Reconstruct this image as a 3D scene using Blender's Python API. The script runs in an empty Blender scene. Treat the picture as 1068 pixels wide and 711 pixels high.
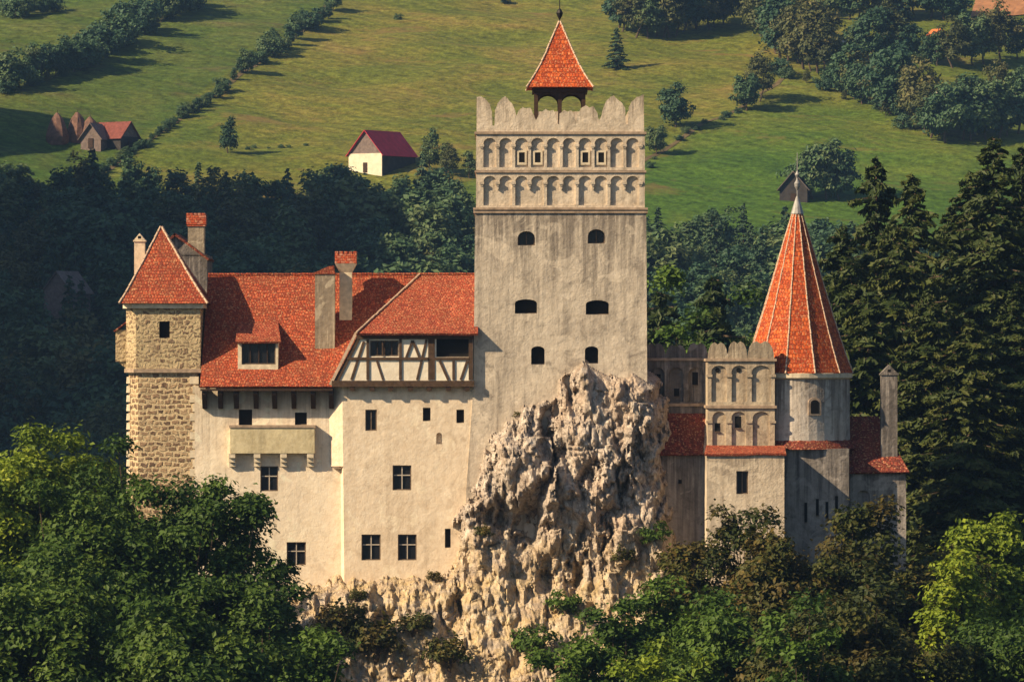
import bpy, math, random
import numpy as np
from mathutils import Vector, noise
from mathutils.geometry import tessellate_polygon

random.seed(7)
RNG = np.random.default_rng(11)
R = math.radians
sc = bpy.context.scene
COL = sc.collection

# ------------------------------------------------------------------ camera
ZC = 40.0            # height of the eye above the valley floor
D0 = 300.0           # distance from the eye to the castle front (Y = 0)
S0 = 0.06            # metres per photo pixel at the castle front
cam_d = bpy.data.cameras.new('camera')
cam = bpy.data.objects.new('camera', cam_d)
COL.objects.link(cam)
cam.location = (0, -D0, ZC)
cam.rotation_euler = (R(90), 0, 0)
cam_d.sensor_width = 36.0
cam_d.lens = 36.0 * D0 / (1068 * S0)
cam_d.clip_start = 1.0
cam_d.clip_end = 12000.0
sc.camera = cam

# ------------------------------------------------------------------ light
SUN_AZ = 65.0        # degrees to the left of the view axis, behind the eye
SUN_EL = 33.0
w = bpy.data.worlds.new('World')
sc.world = w
w.use_nodes = True
nt = w.node_tree
nt.nodes.clear()
sky = nt.nodes.new('ShaderNodeTexSky')
sky.sky_type = 'NISHITA'
sky.sun_disc = False
sky.sun_elevation = R(SUN_EL)
sky.sun_rotation = R(180 + SUN_AZ)
bg = nt.nodes.new('ShaderNodeBackground')
bg.inputs['Strength'].default_value = 0.052
wo = nt.nodes.new('ShaderNodeOutputWorld')
nt.links.new(sky.outputs[0], bg.inputs['Color'])
nt.links.new(bg.outputs[0], wo.inputs['Surface'])
sl = bpy.data.lights.new('sun', 'SUN')
sl.energy = 5.0
sl.angle = R(0.5)
sl.color = (1.0, 0.785, 0.50)
sun = bpy.data.objects.new('sun', sl)
COL.objects.link(sun)
sdir = Vector((-math.sin(R(SUN_AZ)) * math.cos(R(SUN_EL)), -math.cos(R(SUN_AZ)) * math.cos(R(SUN_EL)), math.sin(R(SUN_EL))))
sun.rotation_euler = sdir.to_track_quat('Z', 'Y').to_euler()
sun.location = (-120, -60, 120)
sc.view_settings.view_transform = 'Standard'
sc.view_settings.look = 'None'
sc.view_settings.exposure = 0.88
sc.view_settings.gamma = 1.0
sc.render.engine = 'CYCLES'
sc.cycles.use_denoising = True
sc.cycles.max_bounces = 5
sc.cycles.diffuse_bounces = 3
sc.cycles.transmission_bounces = 3
sc.cycles.transparent_max_bounces = 4
sc.cycles.volume_bounces = 0

# ------------------------------------------------------------------ helpers
def XX(px, Y=0.0): return (px - 534.0) * S0 * (D0 + Y) / D0
def ZZ(py, Y=0.0): return ZC + (355.5 - py) * S0 * (D0 + Y) / D0
def P(px, py, Y=0.0): return Vector((XX(px, Y), Y, ZZ(py, Y)))
def PXY(x, y, z):
    k = S0 * (D0 + y) / D0
    return 534 + x / k, 355.5 - (z - ZC) / k

class MB:
    def __init__(s): s.v = []; s.f = []
    def vert(s, p): s.v.append(Vector(p)); return len(s.v) - 1
    def poly(s, pts): s.f.append([s.vert(p) for p in pts])
    def box(s, x0, x1, y0, y1, z0, z1, tx=0.0, tz=None):
        n = len(s.v)
        for z in (z0, z1):
            for (x, y) in ((x0, y0), (x1, y0), (x1, y1), (x0, y1)): s.v.append(Vector((x, y, z)))
        for q in ((0, 3, 2, 1), (4, 5, 6, 7), (0, 1, 5, 4), (1, 2, 6, 5), (2, 3, 7, 6), (3, 0, 4, 7)): s.f.append([n + i for i in q])
        return s
    def prism(s, loop, y0, y1):
        """loop of (x, z) counter-clockwise seen from the front, extruded along Y"""
        n = len(s.v); k = len(loop)
        for y in (y0, y1):
            for (x, z) in loop: s.v.append(Vector((x, y, z)))
        for t in tessellate_polygon([[Vector((x, z, 0)) for x, z in loop]]):
            a = [loop[i] for i in t]
            ar = (a[1][0]-a[0][0])*(a[2][1]-a[0][1]) - (a[2][0]-a[0][0])*(a[1][1]-a[0][1])
            if abs(ar) < 1e-9: continue
            t = t if ar > 0 else t[::-1]
            s.f.append([n + i for i in t]); s.f.append([n + k + i for i in t[::-1]])
        for i in range(k):
            j = (i + 1) % k
            s.f.append([n + i, n + k + i, n + k + j, n + j])
        return s
    def panel(s, outer, holes, y, depth, back=()):
        """flat wall sheet with holes: reveals go back by depth; hole numbers in back get a rear face"""
        loops = [outer] + list(holes)
        flat = [p for l in loops for p in l]
        n = len(s.v)
        for (x, z) in flat: s.v.append(Vector((x, y, z)))
        for t in tessellate_polygon([[Vector((x, z, 0)) for x, z in l] for l in loops]):
            a = [flat[i] for i in t]
            ar = (a[1][0]-a[0][0])*(a[2][1]-a[0][1]) - (a[2][0]-a[0][0])*(a[1][1]-a[0][1])
            if abs(ar) < 1e-9: continue
            t = t if ar > 0 else t[::-1]
            s.f.append([n + i for i in t])
        for hi, l in enumerate(holes):
            k = len(l); m = len(s.v)
            ar = sum(l[i][0]*l[(i+1) % k][1] - l[(i+1) % k][0]*l[i][1] for i in range(k))
            if ar < 0: l = l[::-1]
            for yy in (y, y + depth):
                for (x, z) in l: s.v.append(Vector((x, yy, z)))
            for i in range(k):
                j = (i + 1) % k
                s.f.append([m + j, m + k + j, m + k + i, m + i])
            if hi in back:
                for t in tessellate_polygon([[Vector((x, z, 0)) for x, z in l]]):
                    a = [l[i] for i in t]
                    a2 = (a[1][0]-a[0][0])*(a[2][1]-a[0][1]) - (a[2][0]-a[0][0])*(a[1][1]-a[0][1])
                    t = t if a2 > 0 else t[::-1]
                    s.f.append([m + k + i for i in t])
        return s
    def slab(s, pts, t):
        pts = [Vector(p) for p in pts]
        nrm = (pts[1]-pts[0]).cross(pts[2]-pts[0]).normalized()
        if nrm.z < 0: pts = pts[::-1]; nrm = -nrm
        lo = [p - nrm * t for p in pts]
        n = len(s.v); k = len(pts)
        s.v += pts + lo
        s.f.append([n + i for i in range(k)]); s.f.append([n + k + i for i in reversed(range(k))])
        for i in range(k):
            j = (i + 1) % k
            s.f.append([n + i, n + k + i, n + k + j, n + j])
        return s
    def tube(s, p0, p1, r0, r1=None, n=6, cap=True):
        p0 = Vector(p0); p1 = Vector(p1); r1 = r0 if r1 is None else r1
        d = (p1 - p0).normalized()
        u = d.orthogonal().normalized(); v = d.cross(u)
        m = len(s.v)
        for p, r in ((p0, r0), (p1, r1)):
            for i in range(n):
                a = 2 * math.pi * i / n
                s.v.append(p + (u * math.cos(a) + v * math.sin(a)) * r)
        for i in range(n):
            j = (i + 1) % n
            s.f.append([m + i, m + j, m + n + j, m + n + i])
        if cap:
            s.f.append([m + i for i in reversed(range(n))]); s.f.append([m + n + i for i in range(n)])
        return s
    def lathe(s, cx, cy, prof, n=16, a0=0.0):
        m = len(s.v)
        for (r, z) in prof:
            for i in range(n):
                a = a0 + 2 * math.pi * i / n
                s.v.append(Vector((cx + r * math.sin(a), cy - r * math.cos(a), z)))
        for k in range(len(prof) - 1):
            for i in range(n):
                j = (i + 1) % n
                s.f.append([m + k*n + i, m + k*n + j, m + (k+1)*n + j, m + (k+1)*n + i])
        s.f.append([m + i for i in reversed(range(n))])
        q = m + (len(prof)-1)*n
        s.f.append([q + i for i in range(n)])
        return s
    def pyramid(s, x0, x1, y0, y1, z, apex, flare=0.0, steps=1):
        """four sided roof, concave when flare > 0"""
        ax, ay, az = apex
        rings = []
        for k in range(steps + 1):
            t = k / steps
            q = 1 - t if flare == 0 else (1 - t) * (1 - flare * math.sin(math.pi * min(1, t * 1.0)) * 0.5)
            q = max(q, 0.012)
            rings.append([(ax + (x - ax) * q, ay + (y - ay) * q, z + (az - z) * t) for x, y in ((x0, y0), (x1, y0), (x1, y1), (x0, y1))])
        m = len(s.v)
        for r in rings: s.v += [Vector(p) for p in r]
        for k in range(steps):
            for i in range(4):
                j = (i + 1) % 4
                s.f.append([m + 4*k + i, m + 4*k + j, m + 4*k + 4 + j, m + 4*k + 4 + i])
        s.f.append([m + 3, m + 2, m + 1, m]); s.f.append([m + 4*steps + i for i in range(4)])
        return rings
    def build(s, name, mat, parent=None, smooth=False):
        me = bpy.data.meshes.new(name)
        off = parent_world(parent)
        vs = [tuple(p - off) for p in s.v]
        me.from_pydata(vs, [], s.f)
        uvl = me.uv_layers.new(name='UVMap')
        for p in me.polygons:          # metre-true planar coordinates per face
            nn = p.normal
            up = Vector((0, 0, 1)) - nn * nn.z
            if up.length < 1e-3: up = Vector((0, 1, 0))
            up.normalize(); uu = up.cross(nn)
            for li in p.loop_indices:
                c = Vector(vs[me.loops[li].vertex_index]) + off
                uvl.data[li].uv = (c.dot(uu), c.dot(up))
            p.use_smooth = smooth
        me.materials.append(mat)
        o = bpy.data.objects.new(name, me)
        COL.objects.link(o)
        if parent is not None: o.parent = parent
        else: pass
        return o

def parent_world(o):
    v = Vector((0, 0, 0))
    while o is not None:
        v += Vector(o.location); o = o.parent
    return v

def tag(o, label=None, cat=None, group=None, kind=None):
    if label: o['label'] = label
    if cat: o['category'] = cat
    if group: o['group'] = group
    if kind: o['kind'] = kind
    return o

def empty(name, loc, label, cat, group=None):
    o = bpy.data.objects.new(name, None)
    o.empty_display_size = 0.5
    COL.objects.link(o)
    o.location = loc
    return tag(o, label, cat, group)

def arch(x0, x1, z0, z1, rise, n=8):
    """loop of an arched opening; rise is the height of the curved head"""
    pts = [(x0, z0), (x1, z0)]
    cx = (x0 + x1) / 2; hw = (x1 - x0) / 2
    for i in range(n + 1):
        a = math.pi * i / n
        pts.append((cx + hw * math.cos(a), z1 - rise + rise * math.sin(a)))
    return pts
def rect(x0, x1, z0, z1): return [(x0, z0), (x1, z0), (x1, z1), (x0, z1)]

# ------------------------------------------------------------------ materials
def new_mat(name):
    m = bpy.data.materials.new(name); m.use_nodes = True
    n = m.node_tree; b = n.nodes['Principled BSDF']
    b.inputs['Roughness'].default_value = 0.9
    b.inputs['Specular IOR Level'].default_value = 0.15
    return m, n, b
def N(n, t, **kw):
    x = n.nodes.new(t)
    for k, v in kw.items():
        if k in x.inputs.keys() if hasattr(x.inputs, 'keys') else False: x.inputs[k].default_value = v
        else: setattr(x, k, v)
    return x
def noise_tex(n, vec, scale, detail=5, rough=0.6, dist=0.0):
    t = n.nodes.new('ShaderNodeTexNoise')
    t.inputs['Scale'].default_value = scale; t.inputs['Detail'].default_value = detail
    t.inputs['Roughness'].default_value = rough; t.inputs['Distortion'].default_value = dist
    n.links.new(vec, t.inputs['Vector'])
    return t.outputs['Fac']
def mapping(n, vec, scale=(1, 1, 1), rot=(0, 0, 0), loc=(0, 0, 0)):
    m = n.nodes.new('ShaderNodeMapping')
    m.inputs['Scale'].default_value = scale; m.inputs['Rotation'].default_value = rot; m.inputs['Location'].default_value = loc
    n.links.new(vec, m.inputs['Vector'])
    return m.outputs[0]
def ramp(n, fac, stops):
    r = n.nodes.new('ShaderNodeValToRGB')
    while len(r.color_ramp.elements) < len(stops): r.color_ramp.elements.new(0.5)
    for e, (p, c) in zip(r.color_ramp.elements, stops):
        e.position = p; e.color = (c[0], c[1], c[2], 1) if not isinstance(c, (int, float)) else (c, c, c, 1)
    n.links.new(fac, r.inputs[0])
    return r.outputs[0]
def mix(n, fac, a, b, mode='MIX'):
    m = n.nodes.new('ShaderNodeMix'); m.data_type = 'RGBA'; m.blend_type = mode
    for sock, val in ((m.inputs[0], fac), (m.inputs[6], a), (m.inputs[7], b)):
        if isinstance(val, (int, float)): sock.default_value = val
        elif isinstance(val, tuple): sock.default_value = (*val, 1)
        else: n.links.new(val, sock)
    return m.outputs[2]
def mth(n, op, a, b=None):
    m = n.nodes.new('ShaderNodeMath'); m.operation = op
    for i, v in enumerate((a, b)):
        if v is None: continue
        if isinstance(v, (int, float)): m.inputs[i].default_value = v
        else: n.links.new(v, m.inputs[i])
    return m.outputs[0]
def bump(n, b, h, strength, dist=0.1):
    k = n.nodes.new('ShaderNodeBump')
    k.inputs['Strength'].default_value = strength; k.inputs['Distance'].default_value = dist
    n.links.new(h, k.inputs['Height'])
    n.links.new(k.outputs[0], b.inputs['Normal'])
def pos(n): return n.nodes.new('ShaderNodeNewGeometry').outputs['Position']
def objco(n): return n.nodes.new('ShaderNodeTexCoord').outputs['Object']
def uvco(n): return n.nodes.new('ShaderNodeTexCoord').outputs['UV']

def plaster(name, base, dark, stain, amount=0.5, streak=0.4, bs=0.35, runs=None):
    m, n, b = new_mat(name)
    p = pos(n)
    big = noise_tex(n, p, 0.35, 6, 0.62)
    fine = noise_tex(n, p, 3.0, 6, 0.7)
    st = noise_tex(n, mapping(n, p, (1.6, 1.6, 0.12)), 1.0, 6, 0.65)
    c = mix(n, ramp(n, big, [(0.35, 0.0), (0.68, 1.0)]), base, dark)
    c = mix(n, mth(n, 'MULTIPLY', ramp(n, st, [(0.48, 0.0), (0.72, 1.0)]), streak), c, stain)
    blot = noise_tex(n, mapping(n, p, (1, 1, 1), loc=(7, 3, 2)), 0.9, 8, 0.7, 0.6)
    c = mix(n, mth(n, 'MULTIPLY', ramp(n, blot, [(0.54, 0.0), (0.66, 1.0)]), amount), c, stain)
    if runs:      # rain runs below a cornice: (z at the cornice, z where they fade)
        sep = n.nodes.new('ShaderNodeSeparateXYZ'); n.links.new(p, sep.inputs[0])
        mr = n.nodes.new('ShaderNodeMapRange'); n.links.new(sep.outputs[2], mr.inputs[0])
        mr.inputs[1].default_value = runs[1]; mr.inputs[2].default_value = runs[0]
        rn = noise_tex(n, mapping(n, p, (2.6, 2.6, 0.10), loc=(3, 1, 0)), 1.0, 7, 0.75)
        thr = mth(n, 'ADD', rn, mth(n, 'MULTIPLY', mr.outputs[0], 0.22))
        c = mix(n, mth(n, 'MULTIPLY', ramp(n, thr, [(0.60, 0.0), (0.74, 1.0)]), 0.8), c, stain)
    patch = noise_tex(n, mapping(n, p, (1, 1, 1), loc=(17, 13, 5)), 0.55, 3, 0.5, 1.2)
    c = mix(n, mth(n, 'MULTIPLY', ramp(n, patch, [(0.60, 0.0), (0.62, 1.0)]), 0.35), c, tuple(min(.85, x * 1.22) for x in base))
    grit = noise_tex(n, p, 5.5, 5, 0.8)
    c = mix(n, mth(n, 'MULTIPLY', ramp(n, grit, [(0.58, 0.0), (0.70, 1.0)]), 0.35), c, stain)
    c = mix(n, 0.6, c, ramp(n, fine, [(0.3, 0.3), (0.7, 0.75)]), 'SOFT_LIGHT')
    n.links.new(c, b.inputs['Base Color'])
    h = mth(n, 'ADD', mth(n, 'MULTIPLY', noise_tex(n, p, 1.1, 6, 0.65), 1.0), mth(n, 'MULTIPLY', noise_tex(n, p, 7.0, 4, 0.6), 0.25))
    bump(n, b, h, bs, 0.18)
    return m

M = {}
M['plaster'] = plaster('lime_plaster', (0.74, 0.61, 0.46), (0.66, 0.53, 0.39), (0.44, 0.34, 0.24), 0.5, 0.45, 0.35, (40.5, 36.0))
M['plaster_light'] = plaster('pale_plaster', (0.80, 0.68, 0.52), (0.71, 0.58, 0.44), (0.48, 0.39, 0.29), 0.45, 0.45, 0.35, (36.5, 32))
M['tower'] = plaster('weathered_tower_plaster', (0.57, 0.485, 0.385), (0.44, 0.37, 0.295), (0.15, 0.125, 0.105), 0.6, 0.85, 0.5, (48.0, 42.5))
M['tower_top'] = plaster('pale_tower_plaster', (0.60, 0.50, 0.39), (0.48, 0.395, 0.30), (0.22, 0.175, 0.13), 0.65, 0.7, 0.5, (55.5, 53.2))
M['grey_plaster'] = plaster('shaded_weathered_plaster', (0.34, 0.30, 0.27), (0.24, 0.21, 0.19), (0.08, 0.07, 0.065), 0.7, 1.0, 0.6, (34, 28))  # weathered plaster, base tones lowered to carry the right wing's shade
M['round_wall'] = plaster('shade_toned_round_wall', (0.52, 0.46, 0.40), (0.40, 0.35, 0.30), (0.15, 0.12, 0.10), 0.6, 0.8, 0.5, (38, 34))  # plaster tone dropped to dim the shaded round tower
M['bay_plaster'] = plaster('patchy_ochre_plaster', (0.50, 0.42, 0.31), (0.40, 0.31, 0.22), (0.19, 0.15, 0.11), 0.7, 0.75, 0.5, (39.5, 36.5))
M['shelf'] = plaster('stained_balcony_plaster', (0.58, 0.49, 0.31), (0.50, 0.42, 0.26), (0.25, 0.2, 0.12), 0.4, 0.5, 0.3)

def plain(name, col, rough=0.8, var=0.25, sc_=4.0, metallic=0.0):
    m, n, b = new_mat(name)
    f = noise_tex(n, pos(n), sc_, 4, 0.6)
    d = tuple(c * (1 - var) for c in col); l = tuple(min(1, c * (1 + var)) for c in col)
    n.links.new(ramp(n, f, [(0.3, d), (0.7, l)]), b.inputs['Base Color'])
    b.inputs['Roughness'].default_value = rough; b.inputs['Metallic'].default_value = metallic
    bump(n, b, f, 0.2, 0.05)
    return m
M['wood'] = plain('dark_oak', (0.045, 0.026, 0.017), 0.7, 0.4)
M['timber'] = plain('brown_timber', (0.075, 0.045, 0.028), 0.75, 0.35)
M['window_wood'] = plain('window_wood', (0.13, 0.095, 0.07), 0.7, 0.3)
M['window_pale'] = plain('pale_window_bars', (0.42, 0.36, 0.30), 0.6, 0.2)
M['mortar'] = plain('ridge_mortar', (0.50, 0.36, 0.26), 0.9, 0.3, 6.0)
M['iron'] = plain('dark_iron', (0.03, 0.028, 0.027), 0.5, 0.2, 4, 0.6)
M['lead'] = plain('grey_lead', (0.30, 0.29, 0.28), 0.5, 0.2, 4, 0.3)
M['stone_trim'] = plain('stone_trim', (0.34, 0.25, 0.18), 0.9, 0.35, 3.0)
M['pale_trim'] = plain('pale_trim', (0.62, 0.52, 0.38), 0.9, 0.25, 3.0)
mg, n, b = new_mat('dark_glass')
b.inputs['Base Color'].default_value = (0.012, 0.012, 0.015, 1); b.inputs['Roughness'].default_value = 0.25; b.inputs['Specular IOR Level'].default_value = 0.4
M['glass'] = mg
mv, n, b = new_mat('dark_interior')
b.inputs['Base Color'].default_value = (0.01, 0.009, 0.008, 1)
M['void'] = mv

def tiles(name, c1, c2, c3, bs=0.9, tw=0.17, th=0.25, moss=0.25):
    m, n, b = new_mat(name)
    b.inputs['Roughness'].default_value = 0.8
    u = uvco(n); p = pos(n)
    wob = n.nodes.new('ShaderNodeVectorMath'); wob.operation = 'ADD'
    nz = n.nodes.new('ShaderNodeTexNoise'); nz.inputs['Scale'].default_value = 1.3; n.links.new(p, nz.inputs['Vector'])
    sc2 = n.nodes.new('ShaderNodeVectorMath'); sc2.operation = 'SCALE'; sc2.inputs['Scale'].default_value = 0.12
    n.links.new(nz.outputs['Color'], sc2.inputs[0]); n.links.new(u, wob.inputs[0]); n.links.new(sc2.outputs[0], wob.inputs[1])
    br = n.nodes.new('ShaderNodeTexBrick')
    br.inputs['Scale'].default_value = 1.0
    br.inputs['Brick Width'].default_value = tw; br.inputs['Row Height'].default_value = th
    br.inputs['Mortar Size'].default_value = 0.022; br.inputs['Mortar Smooth'].default_value = 0.6
    br.inputs['Color1'].default_value = (0, 0, 0, 1); br.inputs['Color2'].default_value = (1, 1, 1, 1); br.inputs['Mortar'].default_value = (0.5, 0.5, 0.5, 1)
    n.links.new(wob.outputs[0], br.inputs['Vector'])
    c = ramp(n, br.outputs['Color'], [(0.0, c1), (0.5, c2), (1.0, c3)])
    c = mix(n, mth(n, 'MULTIPLY', br.outputs['Fac'], 0.6), c, tuple(x * 0.3 for x in c2))
    big = noise_tex(n, p, 0.6, 6, 0.65)
    c = mix(n, mth(n, 'MULTIPLY', ramp(n, big, [(0.46, 0.0), (0.66, 1.0)]), moss), c, (0.22, 0.065, 0.032))
    sp = noise_tex(n, p, 9.0, 2, 0.5)
    c = mix(n, mth(n, 'MULTIPLY', ramp(n, sp, [(0.56, 0.0), (0.66, 1.0)]), 0.5), c, (0.72, 0.40, 0.2))
    sp2 = noise_tex(n, mapping(n, p, (1, 1, 1), loc=(3, 8, 4)), 7.0, 3, 0.6)
    c = mix(n, mth(n, 'MULTIPLY', ramp(n, sp2, [(0.54, 0.0), (0.64, 1.0)]), 0.7), c, (0.14, 0.028, 0.015))
    n.links.new(c, b.inputs['Base Color'])
    h = mth(n, 'SUBTRACT', mth(n, 'ADD', mth(n, 'MULTIPLY', br.outputs['Color'], 0.35), mth(n, 'MULTIPLY', big, 0.6)), br.outputs['Fac'])
    bump(n, b, h, bs, 0.09)
    return m
M['tiles'] = tiles('orange_clay_tiles', (0.46, 0.100, 0.040), (0.34, 0.062, 0.028), (0.18, 0.038, 0.023), 0.9, 0.17, 0.25, 0.7)
M['tiles_right'] = tiles('brown_red_clay_tiles', (0.44, 0.105, 0.052), (0.33, 0.066, 0.034), (0.19, 0.04, 0.026), 0.9, 0.17, 0.25, 0.6)
M['tiles_bright'] = tiles('bright_orange_tiles', (0.62, 0.13, 0.028), (0.44, 0.072, 0.020), (0.27, 0.042, 0.016), 0.7, 0.2, 0.28, 0.1)
M['tiles_dark'] = tiles('dark_red_tiles', (0.26, 0.055, 0.035), (0.17, 0.035, 0.026), (0.09, 0.025, 0.02), 0.9, 0.24, 0.32, 0.5)
M['brick_red'] = tiles('red_chimney_brick', (0.55, 0.10, 0.04), (0.45, 0.08, 0.035), (0.62, 0.3, 0.2), 0.6, 0.25, 0.16, 0.1)

def masonry(name, bw, bh, mort, c1, c2, c3, msize=0.05, bs=1.0, wobble=0.25):
    m, n, b = new_mat(name)
    u = uvco(n); p = pos(n)
    nz = n.nodes.new('ShaderNodeTexNoise'); nz.inputs['Scale'].default_value = 1.6; nz.inputs['Detail'].default_value = 3; n.links.new(p, nz.inputs['Vector'])
    s2 = n.nodes.new('ShaderNodeVectorMath'); s2.operation = 'SCALE'; s2.inputs['Scale'].default_value = wobble
    ad = n.nodes.new('ShaderNodeVectorMath'); ad.operation = 'ADD'
    n.links.new(nz.outputs['Color'], s2.inputs[0]); n.links.new(u, ad.inputs[0]); n.links.new(s2.outputs[0], ad.inputs[1])
    br = n.nodes.new('ShaderNodeTexBrick')
    br.inputs['Scale'].default_value = 1.0; br.inputs['Brick Width'].default_value = bw; br.inputs['Row Height'].default_value = bh
    br.inputs['Mortar Size'].default_value = msize; br.inputs['Mortar Smooth'].default_value = 0.4
    br.inputs['Color1'].default_value = (0, 0, 0, 1); br.inputs['Color2'].default_value = (1, 1, 1, 1)
    n.links.new(ad.outputs[0], br.inputs['Vector'])
    c = ramp(n, br.outputs['Color'], [(0.0, c1), (0.5, c2), (1.0, c3)])
    f = noise_tex(n, p, 5.0, 6, 0.7)
    c = mix(n, 0.9, c, ramp(n, f, [(0.3, 0.1), (0.7, 0.9)]), 'SOFT_LIGHT')
    c = mix(n, br.outputs['Fac'], c, mort)
    gm_ = noise_tex(n, p, 0.9, 6, 0.7)
    c = mix(n, mth(n, 'MULTIPLY', ramp(n, gm_, [(0.5, 0.0), (0.66, 1.0)]), 0.5), c, c1)
    n.links.new(c, b.inputs['Base Color'])
    h = mth(n, 'ADD', mth(n, 'MULTIPLY', br.outputs['Fac'], -0.6), mth(n, 'MULTIPLY', f, 0.9))
    bump(n, b, h, bs, 0.16)
    return m
M['masonry'] = masonry('tufa_block_masonry', 0.52, 0.33, (0.60, 0.46, 0.28), (0.15, 0.095, 0.065), (0.30, 0.19, 0.115), (0.50, 0.355, 0.21), 0.085, 1.0, 0.55)
M['rubble'] = masonry('worn_rubble_plaster', 0.5, 0.3, (0.50, 0.39, 0.23), (0.20, 0.13, 0.085), (0.38, 0.28, 0.17), (0.52, 0.40, 0.25), 0.09, 0.9, 0.8)

def rock_mat():
    m, n, b = new_mat('limestone')
    p = pos(n)
    q = mapping(n, p, (1, 1, 0.55))
    a = noise_tex(n, q, 0.5, 8, 0.65, 0.4)
    f = noise_tex(n, q, 3.2, 8, 0.75, 0.5)
    c = ramp(n, f, [(0.33, (0.11, 0.09, 0.08)), (0.44, (0.32, 0.27, 0.23)), (0.55, (0.52, 0.445, 0.38)), (0.70, (0.72, 0.645, 0.56))])
    c = mix(n, mth(n, 'MULTIPLY', ramp(n, a, [(0.42, 0.0), (0.6, 1.0)]), 0.55), c, mix(n, f, (0.26, 0.18, 0.14), (0.62, 0.46, 0.32)))
    # ochre earth and dry moss on the lower ledges
    sep = n.nodes.new('ShaderNodeSeparateXYZ'); n.links.new(p, sep.inputs[0])
    zz = n.nodes.new('ShaderNodeMapRange'); n.links.new(sep.outputs[2], zz.inputs[0])
    zz.inputs[1].default_value = 29.0; zz.inputs[2].default_value = 25.0
    o = noise_tex(n, p, 0.8, 6, 0.7)
    k = mth(n, 'MULTIPLY', zz.outputs[0], ramp(n, o, [(0.38, 0.1), (0.6, 0.8)]))
    c = mix(n, k, c, mix(n, f, (0.40, 0.27, 0.11), (0.72, 0.56, 0.31)))
    wq = n.nodes.new('ShaderNodeVectorMath'); wq.operation = 'ADD'
    wn = n.nodes.new('ShaderNodeTexNoise'); wn.inputs['Scale'].default_value = 1.4; wn.inputs['Detail'].default_value = 5; n.links.new(p, wn.inputs['Vector'])
    n.links.new(mapping(n, p, (1, 1, .5)), wq.inputs[0]); n.links.new(wn.outputs['Color'], wq.inputs[1])
    ck = n.nodes.new('ShaderNodeTexVoronoi'); ck.feature = 'DISTANCE_TO_EDGE'; ck.inputs['Scale'].default_value = 1.5; n.links.new(wq.outputs[0], ck.inputs['Vector'])
    cm = mth(n, 'MULTIPLY', ramp(n, ck.outputs['Distance'], [(0.0, 1.0), (0.035, 0.0)]), ramp(n, a, [(0.40, 0.15), (0.58, 0.9)]))
    c = mix(n, cm, c, (0.07, 0.058, 0.05))
    vs = noise_tex(n, mapping(n, p, (1.5, 1.5, 0.28), loc=(4, 2, 0)), 1.0, 8, 0.75, 0.5)
    c = mix(n, mth(n, 'MULTIPLY', ramp(n, vs, [(0.54, 0.0), (0.66, 1.0)]), 0.6), c, (0.17, 0.145, 0.13))
    c = mix(n, mth(n, 'MULTIPLY', ramp(n, vs, [(0.30, 1.0), (0.42, 0.0)]), 0.6), c, (0.74, 0.67, 0.58))
    g = noise_tex(n, mapping(n, p, (1, 1, 1), loc=(5, 9, 1)), 0.55, 7, 0.7)
    c = mix(n, mth(n, 'MULTIPLY', ramp(n, g, [(0.58, 0.0), (0.68, 1.0)]), 0.5), c, (0.16, 0.13, 0.06))
    n.links.new(c, b.inputs['Base Color'])
    vc = n.nodes.new('ShaderNodeTexVoronoi'); vc.inputs['Scale'].default_value = 1.5; n.links.new(mapping(n, p, (1, 1, .6), loc=(2, 2, 2)), vc.inputs['Vector'])
    sc_ = n.nodes.new('ShaderNodeSeparateColor'); n.links.new(vc.outputs['Color'], sc_.inputs[0])
    c = mix(n, 0.5, c, ramp(n, sc_.outputs[0], [(0.0, 0.28), (1.0, 0.72)]), 'SOFT_LIGHT')
    n.links.new(c, b.inputs['Base Color'])
    vo = n.nodes.new('ShaderNodeTexVoronoi'); vo.inputs['Scale'].default_value = 3.4; vo.feature = 'DISTANCE_TO_EDGE'; n.links.new(q, vo.inputs['Vector'])
    h = mth(n, 'ADD', mth(n, 'MULTIPLY', f, 1.2), mth(n, 'MULTIPLY', vo.outputs['Distance'], 0.12))
    ff = noise_tex(n, q, 11.0, 5, 0.8)
    h = mth(n, 'ADD', h, mth(n, 'MULTIPLY', ff, 0.5))
    bump(n, b, h, 0.9, 0.14)
    return m
M['rock'] = rock_mat()
M['bay_base'] = plaster('shade_stained_base_plaster', (0.60, 0.50, 0.38), (0.48, 0.39, 0.30), (0.26, 0.21, 0.16), 0.6, 0.6, 0.5, (33, 29))  # heavier staining stands in for partial shade on the bay's foot
M['panel_white'] = plaster('white_timber_panels', (0.78, 0.70, 0.57), (0.70, 0.61, 0.48), (0.5, 0.42, 0.32), 0.3, 0.2, 0.25)

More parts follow.
